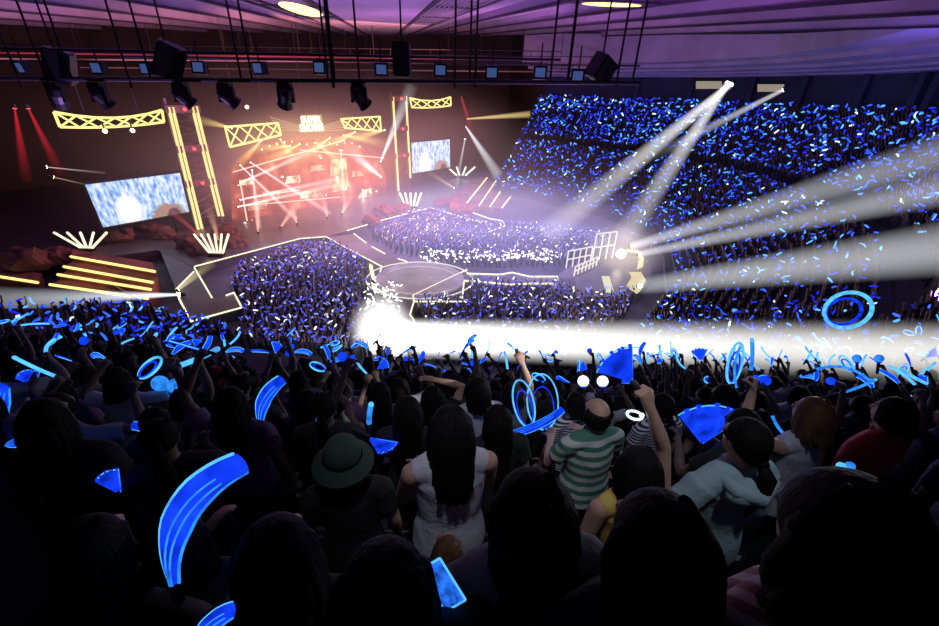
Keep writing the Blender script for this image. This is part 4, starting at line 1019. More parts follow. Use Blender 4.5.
def wand_parts(kind, L=.3, wd=.03, bend=.8):
    """(part name, bmesh, material key) of a light stick whose grip sits at the origin and whose light rises along +Z; crescents, loops and fans imitate motion trails of light"""
    out = []
    bm = BM(); add_tube(bm, [(0, 0, -.07), (0, 0, .05)], [.014, .016], n=8, rnd=True); out.append(('handle', bm, M['dark']))
    base = V((0, 0, .055))
    if kind == 'crescent':
        P = [p + base for p in arc_pts(L, bend)]; n = len(P)
        bm = BM(); add_tube(bm, P, [(wd * CP(i / (n - 1)), wd * .32) for i in range(n)], n=10, ref=(1, 0, 0), rnd=True); out.append(('light_tube', bm, G_BLUE))
        for s in (-1, 1):
            bm = BM(); pts = []
            for i, p in enumerate(P):
                d = (P[min(i + 1, n - 1)] - P[max(i - 1, 0)]).normalized(); nx = V((d.z, 0, -d.x))
                pts.append(p + nx * s * wd * CP(i / (n - 1)) * .92)
            add_tube(bm, pts, wd * .13, n=6, rnd=True); out.append(('trail_streak', bm, G_EDGE if s < 0 else G_CYAN))
        if L > .26 or wd > .034:
            for off in (-.35, .15):
                bm = BM(); pts = []
                for i, p in enumerate(P[:-2]):
                    d = (P[min(i + 1, n - 1)] - P[max(i - 1, 0)]).normalized(); nx = V((d.z, 0, -d.x)); ny = V((0, 1, 0))
                    pts.append(p + nx * (off + .5 * i / n) * wd * CP(i / (n - 1)) - ny * wd * .30)
                for sg in (1, -1):
                    add_tube(bm, [V((q.x, q.y * sg, q.z)) for q in pts], wd * .07, n=5)
                out.append(('trail_streak', bm, G_CYAN))
    elif kind == 'wand':
        P = [p + base for p in arc_pts(L, bend)]
        bm = BM(); add_tube(bm, P, wd, n=8, rnd=True); out.append(('light_tube', bm, G_CYAN))
        bm = BM(); add_tube(bm, [P[-1] - (P[-1] - P[-2]) * .2, P[-1] + (P[-1] - P[-2]) * .4], wd * 1.08, n=8, rnd=True); out.append(('cap', bm, G_EDGE))
    elif kind == 'loop':
        bm = BM(); P = [base + V((math.sin(a) * L * .5 * bend, 0, L * .5 - math.cos(a) * L * .5)) for a in [2 * PI * i / 28 for i in range(29)]]
        add_tube(bm, P, wd, n=7); out.append(('trail_ring', bm, G_EDGE))
        bm = BM(); P = [base + V((math.sin(a) * L * .36 * bend, .004, L * .4 - math.cos(a) * L * .38)) for a in [2 * PI * i / 24 for i in range(25)]]
        add_tube(bm, P, wd * .8, n=6); out.append(('trail_ring', bm, G_BLUE))
    elif kind == 'fan':
        bm = BM(); n = 12
        for k in range(n):
            a = -bend + 2 * bend * (k + .5) / n; d = V((math.sin(a), 0, math.cos(a))); p0 = base + d * .02; p1 = base + d * L * (1 + .06 * math.sin(k * 2.4))
            add_tube(bm, [p0, p0.lerp(p1, .55), p1], [(.004, .006), (L * bend / n * .62, .008), (L * bend / n * 1.05, .008)], n=6, ref=(math.cos(a), 0, -math.sin(a)))
        out.append(('trail_blade', bm, G_BLUE))
        bm = BM(); add_tube(bm, [base + V((math.sin(a), 0, math.cos(a))) * L for a in [-bend + 2 * bend * i / 14 for i in range(15)]], wd * .5, n=6, rnd=True); out.append(('trail_streak', bm, G_EDGE))
        bm = BM(); add_tube(bm, [base, base + V((math.sin(bend), 0, math.cos(bend))) * L], wd * .4, n=6, rnd=True); out.append(('trail_streak', bm, G_CYAN))
    elif kind == 'globe':
        bm = BM(); add_ell(bm, base + V((0, 0, wd)), (wd, wd, wd), None, 16, 12); out.append(('light_globe', bm, G_WHITE if bend > 1 else G_CYAN))
        bm = BM(); add_tube(bm, [base + V((0, 0, -.005)), base + V((0, 0, .012))], [wd * .55, wd * .7], n=12); out.append(('collar', bm, G_BLUE))
    elif kind == 'twin':
        for sx in (-1, 1):
            bm = BM(); add_ell(bm, base + V((sx * wd * .95, 0, wd + sx * .01)), (wd, wd * .8, wd), None, 16, 12); out.append(('light_globe', bm, G_CYAN))
        bm = BM(); add_tube(bm, [base + V((-wd, 0, .0)), base, base + V((wd, 0, .0))], .006, n=6, rnd=True); out.append(('collar', bm, G_BLUE))
    return out
def make_stick(kind, L, wd, bend, label=None, group=None, parts=True, cname='light_stick'):
    if parts:
        g = empty(cname, label=label, cat='light stick', group=group)
        for nm, bm, m in wand_parts(kind, L, wd, bend): obj(nm, bm, m, g)
        return g
    bm = BM(); mats = []
    for nm, b, m in wand_parts(kind, L, wd, bend):
        m = {G_BLUE: M['g_small'], G_CYAN: M['g_small_edge'] if kind != 'globe' else M['g_small'], G_EDGE: M['g_small_edge']}.get(m, m)
        me = bpy.data.meshes.new('t'); b.to_mesh(me); b.free(); n0 = len(bm.faces); bm.from_mesh(me); bpy.data.meshes.remove(me)
        if m not in mats: mats.append(m)
        bm.faces.ensure_lookup_table()
        for f in bm.faces[n0:]: f.material_index = mats.index(m)
    o = obj(cname, bm, mats); return tag(o, label, 'light stick', group)
def place_stick(o, grip, axis, roll=0.0, side=None, sc=1.0):
    q = V(axis).to_track_quat('Z', 'Y').to_matrix() @ Matrix.Rotation(roll, 3, 'Z')
    if side is not None:        # turn so that the bend goes towards this direction
        z = V(axis).normalized(); x = V(side) - z * V(side).dot(z); x.normalize(); y = z.cross(x); q = Matrix((x, y, z)).transposed()
    o.location = grip; o.rotation_euler = q.to_euler(); o.scale = (sc, sc, sc)

def fit(o, a, b, bend, side):
    c = (b - a).normalized(); w_ = V(side) - c * V(side).dot(c); w_.normalize()
    h_ = bend * .5; place_stick(o, a, c * math.cos(h_) - w_ * math.sin(h_), 0, w_)
# ------------------------------------------------------------------ people with a look of their own, near the camera
TARGET = V((-16, 62, 0))
def tread(Y): 
    k = max(-1, round(Y / .72 - 1)); return BZ + RISE * (36 - k)
HEROES = []
STICKS = []        # (distance, object)
def add_face(g, head):
    nt_ = V((head[0] * .02, head[1] * .02, 0)); hc = V((0, .02, 1.56)) + nt_; q = Matrix.Rotation(head[0], 3, 'Z') @ Matrix.Rotation(head[1], 3, 'X')
    for sx in (-1, 1):
        bm = BM(); add_ell(bm, hc + q @ V((sx * .03, .078, .004)), (.013, .008, .007), q, 10, 8); e = obj('eye', bm, M['eye_white'], g)
        bm = BM(); add_ell(bm, hc + q @ V((sx * .03, .085, .004)), (.005, .003, .005), q, 8, 6); obj('iris', bm, M['dark'], e)
def person_at(x, y, Y, face=None, hands=(None, None), grips=(0, 0), axes=(None, None), hair='long', hairm='hair', shirt='black', sleeve=.55, label='', head=(0, 0), skin='skin', fat=1.0, sc=None, big=1.0, loose=0.0, low=.82, collar=True, hat=None, voxel=.008, extra=None, seed=1):
    hw = onY(x, y, Y); tz = tread(Y)
    s = sc or (hw.z - tz) / 1.565
    fz = math.atan2(-(TARGET.x - hw.x), TARGET.y - hw.y) if face is None else face
    loc = V((hw.x, hw.y, tz)) - rotz(V((0, .02, 0)), fz) * s
    loc.z = hw.z - 1.565 * s if sc else tz
    g = empty('person', loc, fz, label=label, cat='person'); g.scale = (s, s, s)
    L2 = lambda p: rotz(V(p) - loc, -fz) / s
    hl = []
    for h in hands:
        if h is None: hl.append(None)
        elif len(h) == 3 and h[0] == 'px': hl.append(h)
        else: hl.append(V(h) if not isinstance(h, tuple) or len(h) == 3 else L2(onY(*h[:2], h[2])))
    hl = [(L2(onY(h[1][0], h[1][1], h[2])) if isinstance(h, tuple) and h[0] == 'px' else h) for h in hl]
    ax = [None if a is None else rotz(V(a), -fz) for a in axes]
    me, out = build_body(hl, grips, ax, voxel, .45, head, fat)
    obj('body', me, M[skin], g)
    obj('shirt', build_shirt(hl, .011, sleeve, fat, low, collar, loose), M['c_' + shirt], g)
    obj('trousers', build_trousers(.014, fat), M['trousers'], g)
    if hair: obj('hair', build_hair(hair, head, seed, big), M[hairm], g)
    add_face(g, head)
    HEROES.append((loc.x, loc.y))
    gw = {}
    for sd in (1, -1):
        (gp, ga), e, wv = out[sd]; gw[sd] = (rotz(gp * s, fz) + loc, rotz(ga, fz))
    if extra: extra(g)
    return g, gw
def hold(gw, side, kind, L, wd, bend, label, axis=None, toward=None, cname='light_stick'):
    o = make_stick(kind, L, wd, bend, label, None, True, cname)
    place_stick(o, gw[side][0], axis if axis is not None else gw[side][1], 0, toward)
    STICKS.append(o); return o

# bottom row, almost black against the lit hall
person_at(278, 552, .62, hair='verylong', shirt='black', label='dark long-haired person standing at the bottom, beside the big curved light stick', big=1.0, seed=2, sleeve=.6)
def hat_part(g):
    bm = BM(); hc = V((0, .015, 1.60))
    add_ell(bm, hc + V((0, 0, .01)), (.095, .105, .085), None, 24, 12)
    add_tube(bm, [hc + V((0, 0, -.01)), hc + V((0, 0, -.055))], [(.100, .11), (.155, .165)], n=26, cap=False)
    obj('bucket_hat', bm, M['c_green'], g)
g, gw = person_at(385, 585, .52, hair='long', shirt='black', hands=(('px', (437, 596), .62), None), grips=(1, 0), axes=((.1, .2, 1), None), label='dark-haired person at the bottom edge holding a glowing blue device by the ear', big=1.05, seed=3)
bm = BM()
dv = empty('glowing_phone', label='glowing blue phone-like light held up beside the dark head at bottom', cat='phone')
q = [(-.035, 0, -.06), (.035, 0, -.06), (.035, 0, .07), (-.035, 0, .07)]
add_box(bm, (0, 0, 0), (.075, .012, .14)); bmesh.ops.bevel(bm, geom=bm.edges[:], offset=.004, segments=2, affect='EDGES'); obj('case', bm, M['dark'], dv)
bm = BM(); add_box(bm, (0, -.008, 0), (.066, .004, .125)); obj('display', bm, glow('phone_glow', (.02, .16, .9), .9, True, .7, 40), dv)
bm = BM()
for a, b in (((-.036, -.066), (.036, -.066)), ((.036, -.066), (.036, .066)), ((.036, .066), (-.036, .066)), ((-.036, .066), (-.036, -.066))): add_tube(bm, [(a[0], -.009, a[1]), (b[0], -.009, b[1])], .0035, n=5)
obj('lit_frame', bm, G_EDGE, dv)
dv.scale = (.82, .82, .9); dv.location = onY(443, 583, .60); dv.rotation_euler = (-.55, -.55, .25)
bm = BM()
person_at(447, 548, 1.02, hair='wavy', hairm='hair_br', shirt='charcoal', label='person with light brown wavy hair seen between two dark heads at the bottom', seed=5, big=.92)
person_at(530, 508, .74, hair='verylong', shirt='pale', sleeve=1.5, label='person with very long straight black hair over a pale long-sleeved top at bottom centre', seed=7, big=1.12, loose=.01)
person_at(655, 538, .60, hair='long', shirt='black', label='person with a broad dark head and black top behind the yellow-topped arm raiser', seed=8, big=1.08)
person_at(838, 530, .58, hair='wavy', shirt='plaid', label='person with voluminous black hair and reddish plaid shirt filling the bottom corner', seed=9, big=1.22, fat=1.1)
person_at(180, 540, .78, hair='long', shirt='navy', label='shadowy person standing just behind the big curved light stick', seed=12, hands=(None, (-.10, .32, 1.2)), grips=(0, 0), voxel=.01)
g, gw = person_at(95, 545, .70, hair='short', shirt='black', hands=(('px', (180, 602), .66), None), grips=(1, 0), axes=((-.15, .1, 1), None), label='shadowy short-haired person raising the big curved blue light stick', seed=13)
P0 = onY(179, 597, .66); P1 = onY(246, 477, .74)
o = make_stick('crescent', (P1 - P0).length * 1.02, .042, 1.15, 'big bright blue curved light-stick trail held low at the bottom'); fit(o, P0, P1, 1.15, cR)
ss = make_stick('crescent', .16, .035, 1.0, 'curved light-stick trail poking up from the bottom picture edge below the big one', None)
fit(ss, onY(180, 672, .33), onY(212, 640, .37), 1.0, cR); ss.scale = (.5, .5, .5)
# second row
person_at(450, 426, 1.46, hair='long', shirt='white', sleeve=.12, label='dark-haired person in a collared white sleeveless blouse at the centre', hands=((.12, .3, 1.02), (-.12, .3, 1.02)), seed=21, big=1.0, loose=.008, low=.86)
person_at(343, 458, 1.44, hair='short', shirt='black', label='person wearing a dull green bucket hat in the dark', extra=hat_part, seed=22)
g, gw = person_at(637, 466, 1.40, hair='ponytail' if False else 'bob', shirt='yellow', sleeve=.1, hands=(('px', (648, 392), 1.52), None), grips=(1, 0), axes=((-.2, .3, 1), None), label='dark-haired person in a yellow top raising one bare arm high', seed=23, big=1.08)
bm = BM()
def bangle(pos, axis, r, label, m, cname='bracelet'):
    g_ = empty(cname, pos, label=label, cat='bracelet'); bm = BM(); a, b = frame_from(V(axis))
    add_tube(bm, [(a * math.cos(t) + b * math.sin(t)) * r for t in [2 * PI * i / 18 for i in range(19)]], .006, n=6); obj('ring', bm, m, g_); 
    bm = BM(); add_ell(bm, a * r, (.012, .012, .012), None, 8, 6); obj('bead', bm, m, g_)
bw = gw[1][0]; bangle(bw + V((0, -.02, -.13)), (0, .1, 1), .034, 'white glowing bracelet on the bare raised arm', G_WHITE)
hold(gw, 1, 'fan', .17, .008, .6, 'wide blue fan-shaped light trail held by the bare raised arm', axis=(-.7, .2, .75), toward=(1, 0, 0))
def hood(g):
    bm = BM(); add_ell(bm, (0, -.10, 1.36), (.14, .06, .07)); add_tube(bm, [(-.12, 0, 1.40), (-.10, -.10, 1.39), (0, -.14, 1.36), (.10, -.10, 1.39), (.12, 0, 1.40)], [.028, .036, .045, .036, .028], n=10, rnd=True)
    obj('hood', bm, M['c_teal'], g)
person_at(745, 438, 1.50, hair='lowtail', shirt='teal', sleeve=1.5, hands=(None, (-.30, .22, 1.06)), label='person with a black ponytail in a pale blue-grey hooded top', extra=hood, seed=24, big=1.02, loose=.008)
# third row
person_at(497, 418, 2.15, hair='verylong', shirt='black', label='person with long black hair and black top next to the white blouse', seed=31)
person_at(597, 412, 2.2, hair='bald', shirt='stripe_green', sleeve=.6, label='balding man in a green and white striped polo shirt', fat=1.15, seed=32, hands=((.14, .3, 1.1), (-.14, .3, 1.1)))
g, gw = person_at(812, 412, 2.15, hair='bob', hairm='hair_br', shirt='white', sleeve=0, hands=(None, ('px', (752, 394), 2.2)), grips=(0, 1), axes=(None, (0, .2, 1)), label='person in a white tank top stretching one blurred bare arm sideways', seed=33, collar=False)
hold(gw, -1, 'wand', .22, .012, .3, 'thin bluish light stick at the end of the sideways bare arm', axis=(-.1, .2, 1))
person_at(893, 412, 2.2, hair='short', shirt='red', sleeve=.7, label='dark-haired person in a red shirt near the right picture edge'.replace('right picture edge', 'side aisle, beyond the plaid shirt'), seed=34, fat=1.1)
# fourth row and beyond
person_at(478, 388, 2.92, hair='bob', shirt='white', sleeve=.6, label='person in a plain white T-shirt two rows before the white blouse', seed=41, voxel=.01)
g, gw = person_at(512, 392, 3.0, hair='short', shirt='pale', sleeve=.5, hands=(('px', (521, 358), 3.05), None), grips=(1, 0), axes=((0, .2, 1), None), label='person in a pale shirt raising a brightly lit white arm into the beam', seed=42, voxel=.01)
hold(gw, 1, 'globe', .1, .03, 2, 'white globe light stick held up in the bright beam', axis=(-.2, .1, 1))
person_at(724, 396, 2.9, hair='short', shirt='black', label='short-haired person in black beyond the blue-grey hooded top', seed=43, voxel=.01)
person_at(662, 404, 2.85, hair='lowtail', shirt='stripe_black', label='person in a black and white top beside the bare raised arm', seed=44, voxel=.01)
person_at(576, 402, 2.95, hair='short', shirt='stripe_black', sleeve=.6, label='person in a finely striped shirt half hidden by the balding man', seed=45, voxel=.01)
person_at(432, 396, 2.9, hair='long', shirt='black', hands=(('px', (436, 380), 3.0), None), label='person with raised bare arm beyond the white blouse', seed=46, voxel=.01)

# light sticks that can be told apart, curves, rings and fans imitating light trails
def px_stick(kind, x0, y0, x1, y1, Y, wd, bend, label, side=None, dY=.03):
    a, b = onY(x0, y0, Y), onY(x1, y1, Y + dY); o = make_stick(kind, (b - a).length if kind not in ('globe', 'twin') else .1, wd, bend, label); (fit(o, a, b, bend, side) if kind in ('crescent', 'wand') and side is not None else place_stick(o, a, b - a, 0, side)); STICKS.append(o)
px_stick('twin', 170, 398, 168, 385, 3.0, .075, 1, 'pale cyan twin-globe light stick, brightest of the dim side')
px_stick('crescent', 262, 430, 283, 384, 2.6, .055, .9, 'tall blue arch-shaped light-stick trail with trailing lines', cR)
px_stick('crescent', 98, 462, 60, 446, 1.8, .040, -.9, 'blue wing-shaped light-stick trail over the dark heads', cU)
px_stick('fan', 128, 503, 112, 482, 1.3, .006, .55, 'small blue fan-shaped light trail low in the dark crowd', cR)
px_stick('crescent', 170, 458, 133, 432, 2.0, .034, -1.2, 'hooked blue light-stick trail between the wing-shaped and arch-shaped ones', cU)
px_stick('fan', 362, 434, 384, 446, 2.0, .006, .55, 'bright cyan hand-shaped light trail beside the green hat', cR)
px_stick('wand', 369, 430, 371, 412, 2.2, .018, .2, 'short upright blue light stick behind the bright cyan trail', cR)
px_stick('wand', 316, 442, 319, 422, 2.2, .016, .2, 'thin upright light stick beyond the green hat', cR)
px_stick('loop', 545, 435, 541, 380, 2.6, .006, .45, 'big blue ring-shaped light trail beside the pale shirt', cR)
px_stick('loop', 530, 432, 520, 386, 2.55, .007, .35, 'narrow slanted blue ring-shaped light trail crossing the big ring', cR)
px_stick('crescent', 490, 436, 556, 410, 2.4, .030, .6, 'long blue curved light-stick trail lying below the two rings', cU)
px_stick('globe', 584, 392, 583.5, 384, 3.3, .055, 2, 'white globe light beside the balding head, first of a close pair')
px_stick('globe', 602, 392, 602.5, 384, 3.35, .055, 2, 'white globe light above the balding head, second of a close pair')
px_stick('fan', 700, 450, 712, 412, 2.3, .010, .75, 'wide blue fan-shaped light trail between the bare arm and the ponytail', cR)
px_stick('wand', 876, 492, 850, 472, 1.5, .020, .2, 'cyan light stick pointing out beside the plaid shirt', cR)
px_stick('globe', 858, 482, 854, 474, 1.5, .022, 1, 'small cyan globe light near the plaid shirt')
px_stick('wand', 770, 408, 822, 432, 2.5, .011, 1.6, 'thin curved blue light trail above the ponytail', cU)
px_stick('wand', 810, 372, 868, 384, 3.0, .012, -1.0, 'bent thin white-blue light trail over the far heads', cU)
px_stick('wand', 835, 395, 868, 382, 3.0, .012, .2, 'straight thin light trail joining the bent one', cU)
px_stick('loop', 822, 318, 868, 304, 7.0, .035, .8, 'large ring-shaped light trail in the near side stand', cU)
px_stick('globe', 857, 367, 857, 360, 4.0, .045, 1, 'cyan globe light under the big beam, first of two')
px_stick('globe', 878, 367, 879, 360, 4.0, .045, 1, 'cyan globe light under the big beam, second of two')
px_stick('wand', 738, 392, 742, 350, 3.2, .012, .6, 'thin upright light trail crossing the big beam', cR)
px_stick('loop', 730, 388, 738, 348, 3.3, .012, .3, 'narrow ring-shaped light trail crossing the big beam', cR)
px_stick('crescent', 0, 446, 30, 432, 2.0, .04, .5, 'blue curved light-stick trail at the dark picture edge', cU)
px_stick('crescent', 8, 420, 6, 392, 2.6, .06, .5, 'blue stubby light-stick trail at the dark picture edge, above the curved one', cR)
px_stick('fan', 38, 392, 28, 376, 3.0, .008, .8, 'blue fan-shaped light trail near the dark picture edge', cR)

# ------------------------------------------------------------------ the crowd
POSES = [((.28, .22, 1.66), None, 'right hand raised'), (None, (-.26, .2, 1.72), 'left hand raised'), ((.2, .12, 1.90), None, 'one arm straight up'),
         ((.1, .3, 1.2), (-.1, .3, 1.2), 'hands at the chest'), ((.3, .25, 1.5), (-.3, .25, 1.5), 'both hands raised'), (None, None, 'arms down')]
bodies = []
for i, (h1, h2, d) in enumerate(POSES):
    hs = [V(h1) if h1 else None, V(h2) if h2 else None]
    me, out = build_body(hs, (1 if h1 else 0, 1 if h2 else 0), (None, None), .014, .28)
    bodies.append((me, build_shirt(hs, .019, .55 if i % 2 else .6), out))
trous = build_trousers(.022)
hairs = [(st, build_hair(st, seed=50 + i)) for i, st in enumerate(('long', 'bob', 'short', 'ponytail', 'bun', 'verylong'))]
for me, m in [(b[0], 'skin_shaded') for b in bodies] + [(b[1], 'c_black') for b in bodies] + [(trous, 'trousers')] + [(h[1], 'hair') for h in hairs]:
    if not me.materials: me.materials.append(M[m])
    me.polygons.foreach_set('use_smooth', [True] * len(me.polygons))
HN = {'long': 'long black hair', 'bob': 'bobbed black hair', 'short': 'short black hair', 'ponytail': 'a black ponytail', 'bun': 'black hair in a bun', 'verylong': 'very long black hair'}
protos = []
combos = [(0, 0, 'black'), (1, 1, 'navy'), (2, 2, 'charcoal'), (3, 3, 'black'), (4, 4, 'grey'), (5, 5, 'black'), (0, 2, 'navy'), (2, 0, 'black'), (1, 5, 'violet'), (4, 1, 'white'), (3, 2, 'red'), (0, 3, 'charcoal')]
def proto(p, h, sh):
    lab = 'person with %s, %s shirt and %s in packed stand' % (HN[hairs[h][0]], sh, POSES[p][2])
    g = empty('person', label=lab, cat='person', group='people with %s, %s shirt and %s in the stand' % (HN[hairs[h][0]], sh, POSES[p][2]))
    obj('body', bodies[p][0], None, g)
    o = obj('shirt', bodies[p][1], None, g); o.material_slots[0].link = 'OBJECT'; o.material_slots[0].material = M['c_' + sh]
    obj('trousers', trous, None, g); obj('hair', hairs[h][1], None, g)
    return g
protos = [(proto(*c), c[0]) for c in combos]
used = [False] * len(protos)

# seats of the bowl that somebody stands at
DARK = [(690, 222), (945, 200), (945, 350), (760, 335), (680, 300)]
seats = []
def bowl_row(r):
    return [b + n * (RUN * (r + .5)) for b, n in ST]
for r in range(0, 39):
    line = bowl_row(r); z = BZ + RISE * r
    acc = 0.0; tot = 0.0
    for i in range(len(line) - 1):
        a, b = line[i], line[i + 1]; L = (b - a).length
        step = .56
        while acc < L:
            p = a.lerp(b, acc / L)
            # aisles run up the bowl at fixed places along it
            if not ((i + acc / L) % 5.0 < (.35 if r < 30 else .0)):
                seats.append((V((p.x, p.y, z)), -(ST[i][1]), r, i + acc / L))
            acc += step * R.uniform(.94, 1.06)
        acc -= L
inview = []
for p, nrm, r, ii in seats:
    hd = p + V((0, 0, 1.55)); q = proj(hd)
    if q is None or not (-70 < q[0] < 1010 and 40 < q[1] < 700): continue
    dist = hd.length
    if r == 19 or r == 20: 
        if ii > 44: continue          # the walkway between the tiers
    if dist < 12 and min((math.hypot(p.x - hx, p.y - hy) for hx, hy in HEROES), default=9) < (.40 if dist < 4 else .36): continue
    if dist < .75: continue
    if dist < 3.1 and 850 < q[0] < 950 and 420 < q[1] < 530: continue
    if dist < 2.8 and 790 < q[0] < 850 and q[1] > 425 and p.y > 1: continue
    if abs(p.x) < .30 and p.y < .3: continue
    if ii < 44.5 and p.y > 7.4 and dist < 34 and q[0] > 200 and q[0] < 640 and r > 3: continue
    if ii < 30 and dist > 9 and q[1] < 300: continue
    if ii < 34 and dist > 12 and (ii % 1.5) > .62: continue
    if ii < 36 and 9 < dist < (13 if q[0] < 200 else 22): continue
    inview.append((dist, p, nrm, r))
inview.sort(key=lambda t: t[0])
NP = 272
near, rest = inview[:NP], inview[NP:]
stick_protos = [('crescent', .24, .032, .9, 'curved'), ('crescent', .2, .028, -.8, 'curved'), ('fan', .17, .008, .6, 'fan-shaped'), ('wand', .26, .018, .3, 'straight'), ('loop', .2, .010, .6, 'ring-shaped'), ('wand', .3, .014, .9, 'bent'), ('globe', .1, .05, 1, 'round'), ('crescent', .26, .038, 1.3, 'hooked')]  # curved, fan, ring and hooked shapes imitate motion trails of light
sp_objs = []
for i, (k, L, wd, bd, nm) in enumerate(stick_protos):
    o = make_stick(k, L, wd, bd, 'blue %s light stick held up in the packed upper stand' % nm, '%s blue light sticks in the upper stand' % nm, False); sp_objs.append(o)
sp_used = [0] * len(sp_objs); n_ind_sticks = 0
def next_stick(i):
    global n_ind_sticks
    n_ind_sticks += 1; sp_used[i] += 1
    if sp_used[i] == 1: return sp_objs[i]
    c = sp_objs[i].copy(); C.objects.link(c); return c
for dist, p, nrm, r in near:
    x = proj(p + V((0, 0, 1.55)))[0]
    i = R.choice(range(len(protos)))
    if dist < 3.1: i = R.choice((3, 5, 5, 3))
    if i == 10 and dist < 6: i = 3
    g0, pose = protos[i]
    if not used[i]: g = g0; used[i] = True
    else: g = copy_tree(g0)
    s = R.uniform(.94, 1.06); fz = math.atan2(-(TARGET.x - p.x), TARGET.y - p.y) + R.uniform(-.25, .25)
    loc = p + V((R.uniform(-.05, .05), R.uniform(-.08, .05), 0)); g.location = loc; g.rotation_euler = (0, 0, fz); g.scale = (s, s, s)
    for sd, hh in ((1, POSES[pose][0]), (-1, POSES[pose][1])):
        if hh is None or pose == 3 or R.random() < .08: continue
        (gp, ga), e, wv = bodies[pose][2][sd]
        o = next_stick(R.choice(range(len(sp_objs))))
        ax = rotz(ga, fz) + V((R.uniform(-.9, .9), R.uniform(-.4, .5), R.uniform(-.1, .5)))
        place_stick(o, loc + rotz(gp * s, fz), ax, R.uniform(0, 6.3), None, R.uniform(.65, 1.0) * (1 + max(0, dist - 3) * .03))
for (g, c), u in zip(protos, used):
    if not u:
        for ch in list(g.children): bpy.data.objects.remove(ch)
        bpy.data.objects.remove(g)

# floor crowd: blocks given by their outlines on the arena floor
blocks = [[(232, 292), (246, 272), (296, 253), (335, 249), (346, 256), (372, 274), (364, 300), (362, 352), (340, 364), (236, 362), (240, 330), (246, 306)],
          [(372, 239), (388, 230), (430, 214), (470, 226), (506, 232), (545, 232), (600, 240), (618, 250), (560, 266), (500, 270), (468, 268), (420, 258), (398, 254)],
          [(420, 306), (466, 306), (470, 288), (552, 291), (575, 302), (615, 302), (636, 300), (626, 320), (600, 340), (560, 360), (420, 360)],
          [(600, 238), (640, 247), (660, 262), (650, 250)]]
floor_people = []
for bi, B in enumerate(blocks):
    wp = [onz(x, y, FZ) for x, y in B]; P2 = [(q.x, q.y) for q in wp]
    x0, x1 = min(q[0] for q in P2), max(q[0] for q in P2); y0, y1 = min(q[1] for q in P2), max(q[1] for q in P2)
    yy = y0
    while yy < y1:
        xx = x0 + R.uniform(0, .5)
        while xx < x1:
            if inpoly(xx, yy, P2): floor_people.append(V((xx + R.uniform(-.15, .15), yy + R.uniform(-.15, .15), FZ)))
            xx += .72
        yy += .80
# the far spectators, one low body each, and their light sticks
def unit_body():
    vs = []; fs = []
    rings = [(.0, .11, .09), (.75, .17, .12), (1.05, .16, .11), (1.32, .21, .11), (1.40, .06, .06), (1.46, .075, .08), (1.56, .09, .10), (1.66, .05, .06)]
    n = 6
    for z, rx, ry in rings:
        for k in range(n): vs.append((math.cos(2 * PI * k / n) * rx, math.sin(2 * PI * k / n) * ry, z))
    for r in range(len(rings) - 1):
        for k in range(n): fs.append((r * n + k, r * n + (k + 1) % n, (r + 1) * n + (k + 1) % n, (r + 1) * n + k))
    b = (len(rings) - 1) * n; fs.append(tuple(b + k for k in range(n)))
    # a raised arm
    o = len(vs); arm = [(.19, 0, 1.33, .05), (.27, .10, 1.50, .042), (.26, .16, 1.78, .035), (.25, .17, 1.86, .045)]
    for x, y, z, r in arm:
        for k in range(4): vs.append((x + math.cos(PI / 2 * k) * r, y + math.sin(PI / 2 * k) * r, z))
    for r in range(3):
        for k in range(4): fs.append((o + r * 4 + k, o + r * 4 + (k + 1) % 4, o + (r + 1) * 4 + (k + 1) % 4, o + (r + 1) * 4 + k))
    fs.append((o + 12, o + 13, o + 14, o + 15))
    return vs, fs, len(rings) * n
UB, UF, NB = unit_body()
cv, cf, cc = [], [], []
sv, sf, scol = [], [], []
def add_far_person(p, rz, tint, hair=(.01, .009, .01)):
    o = len(cv); c, s = math.cos(rz), math.sin(rz); k = R.uniform(.93, 1.05)
    for i, (x, y, z) in enumerate(UB):
        cv.append((p.x + (x * c - y * s) * k, p.y + (x * s + y * c) * k, p.z + z * k))
        cc.append(hair if (30 <= i < NB) else ((.35, .22, .17) if i >= NB + 4 else ((.02, .02, .03) if i < 12 else tint)))
    for f in UF: cf.append(tuple(o + i for i in f))
def add_far_stick(p, L, wd, col, d=None, bend=None):
    """a small bent light stick, oversized to imitate its glow and trail"""
    d = V((R.uniform(-1, 1), R.uniform(-1, 1), R.uniform(-.35, 1))).normalized() if d is None else d
    a, b = frame_from(d, (R.uniform(-1, 1), R.uniform(-1, 1), .1)); bend = R.uniform(-.9, .9) if bend is None else bend
    o = len(sv); n = 3
    pts = [p - d * (L * .5), p + a * (bend * L * .25), p + d * (L * .5)]
    for i, q in enumerate(pts):
        for k in range(4):
            an = PI / 2 * k; w_ = wd * (1.0 if i == 1 else .7); v = q + (a * math.cos(an) + b * math.sin(an)) * w_; sv.append(v[:]); scol.append(col)
    for r in range(2):
        for k in range(4): sf.append((o + r * 4 + k, o + r * 4 + (k + 1) % 4, o + (r + 1) * 4 + (k + 1) % 4, o + (r + 1) * 4 + k))
    sf.append((o + 3, o + 2, o + 1, o)); sf.append((o + 8, o + 9, o + 10, o + 11))
def blue():
    t = R.random()
    if t < .42: k = R.uniform(.35, .9); return (.015 * k, .03 * k, .75 * k)
    if t < .78: k = R.uniform(.7, 1.2); return (.03 * k, .11 * k, 1.0 * k)
    if t < .955: k = R.uniform(.8, 1.3); return (.08 * k, .36 * k, 1.1 * k)
    k = R.uniform(.8, 1.4); return (.6 * k, .85 * k, 1.1 * k)
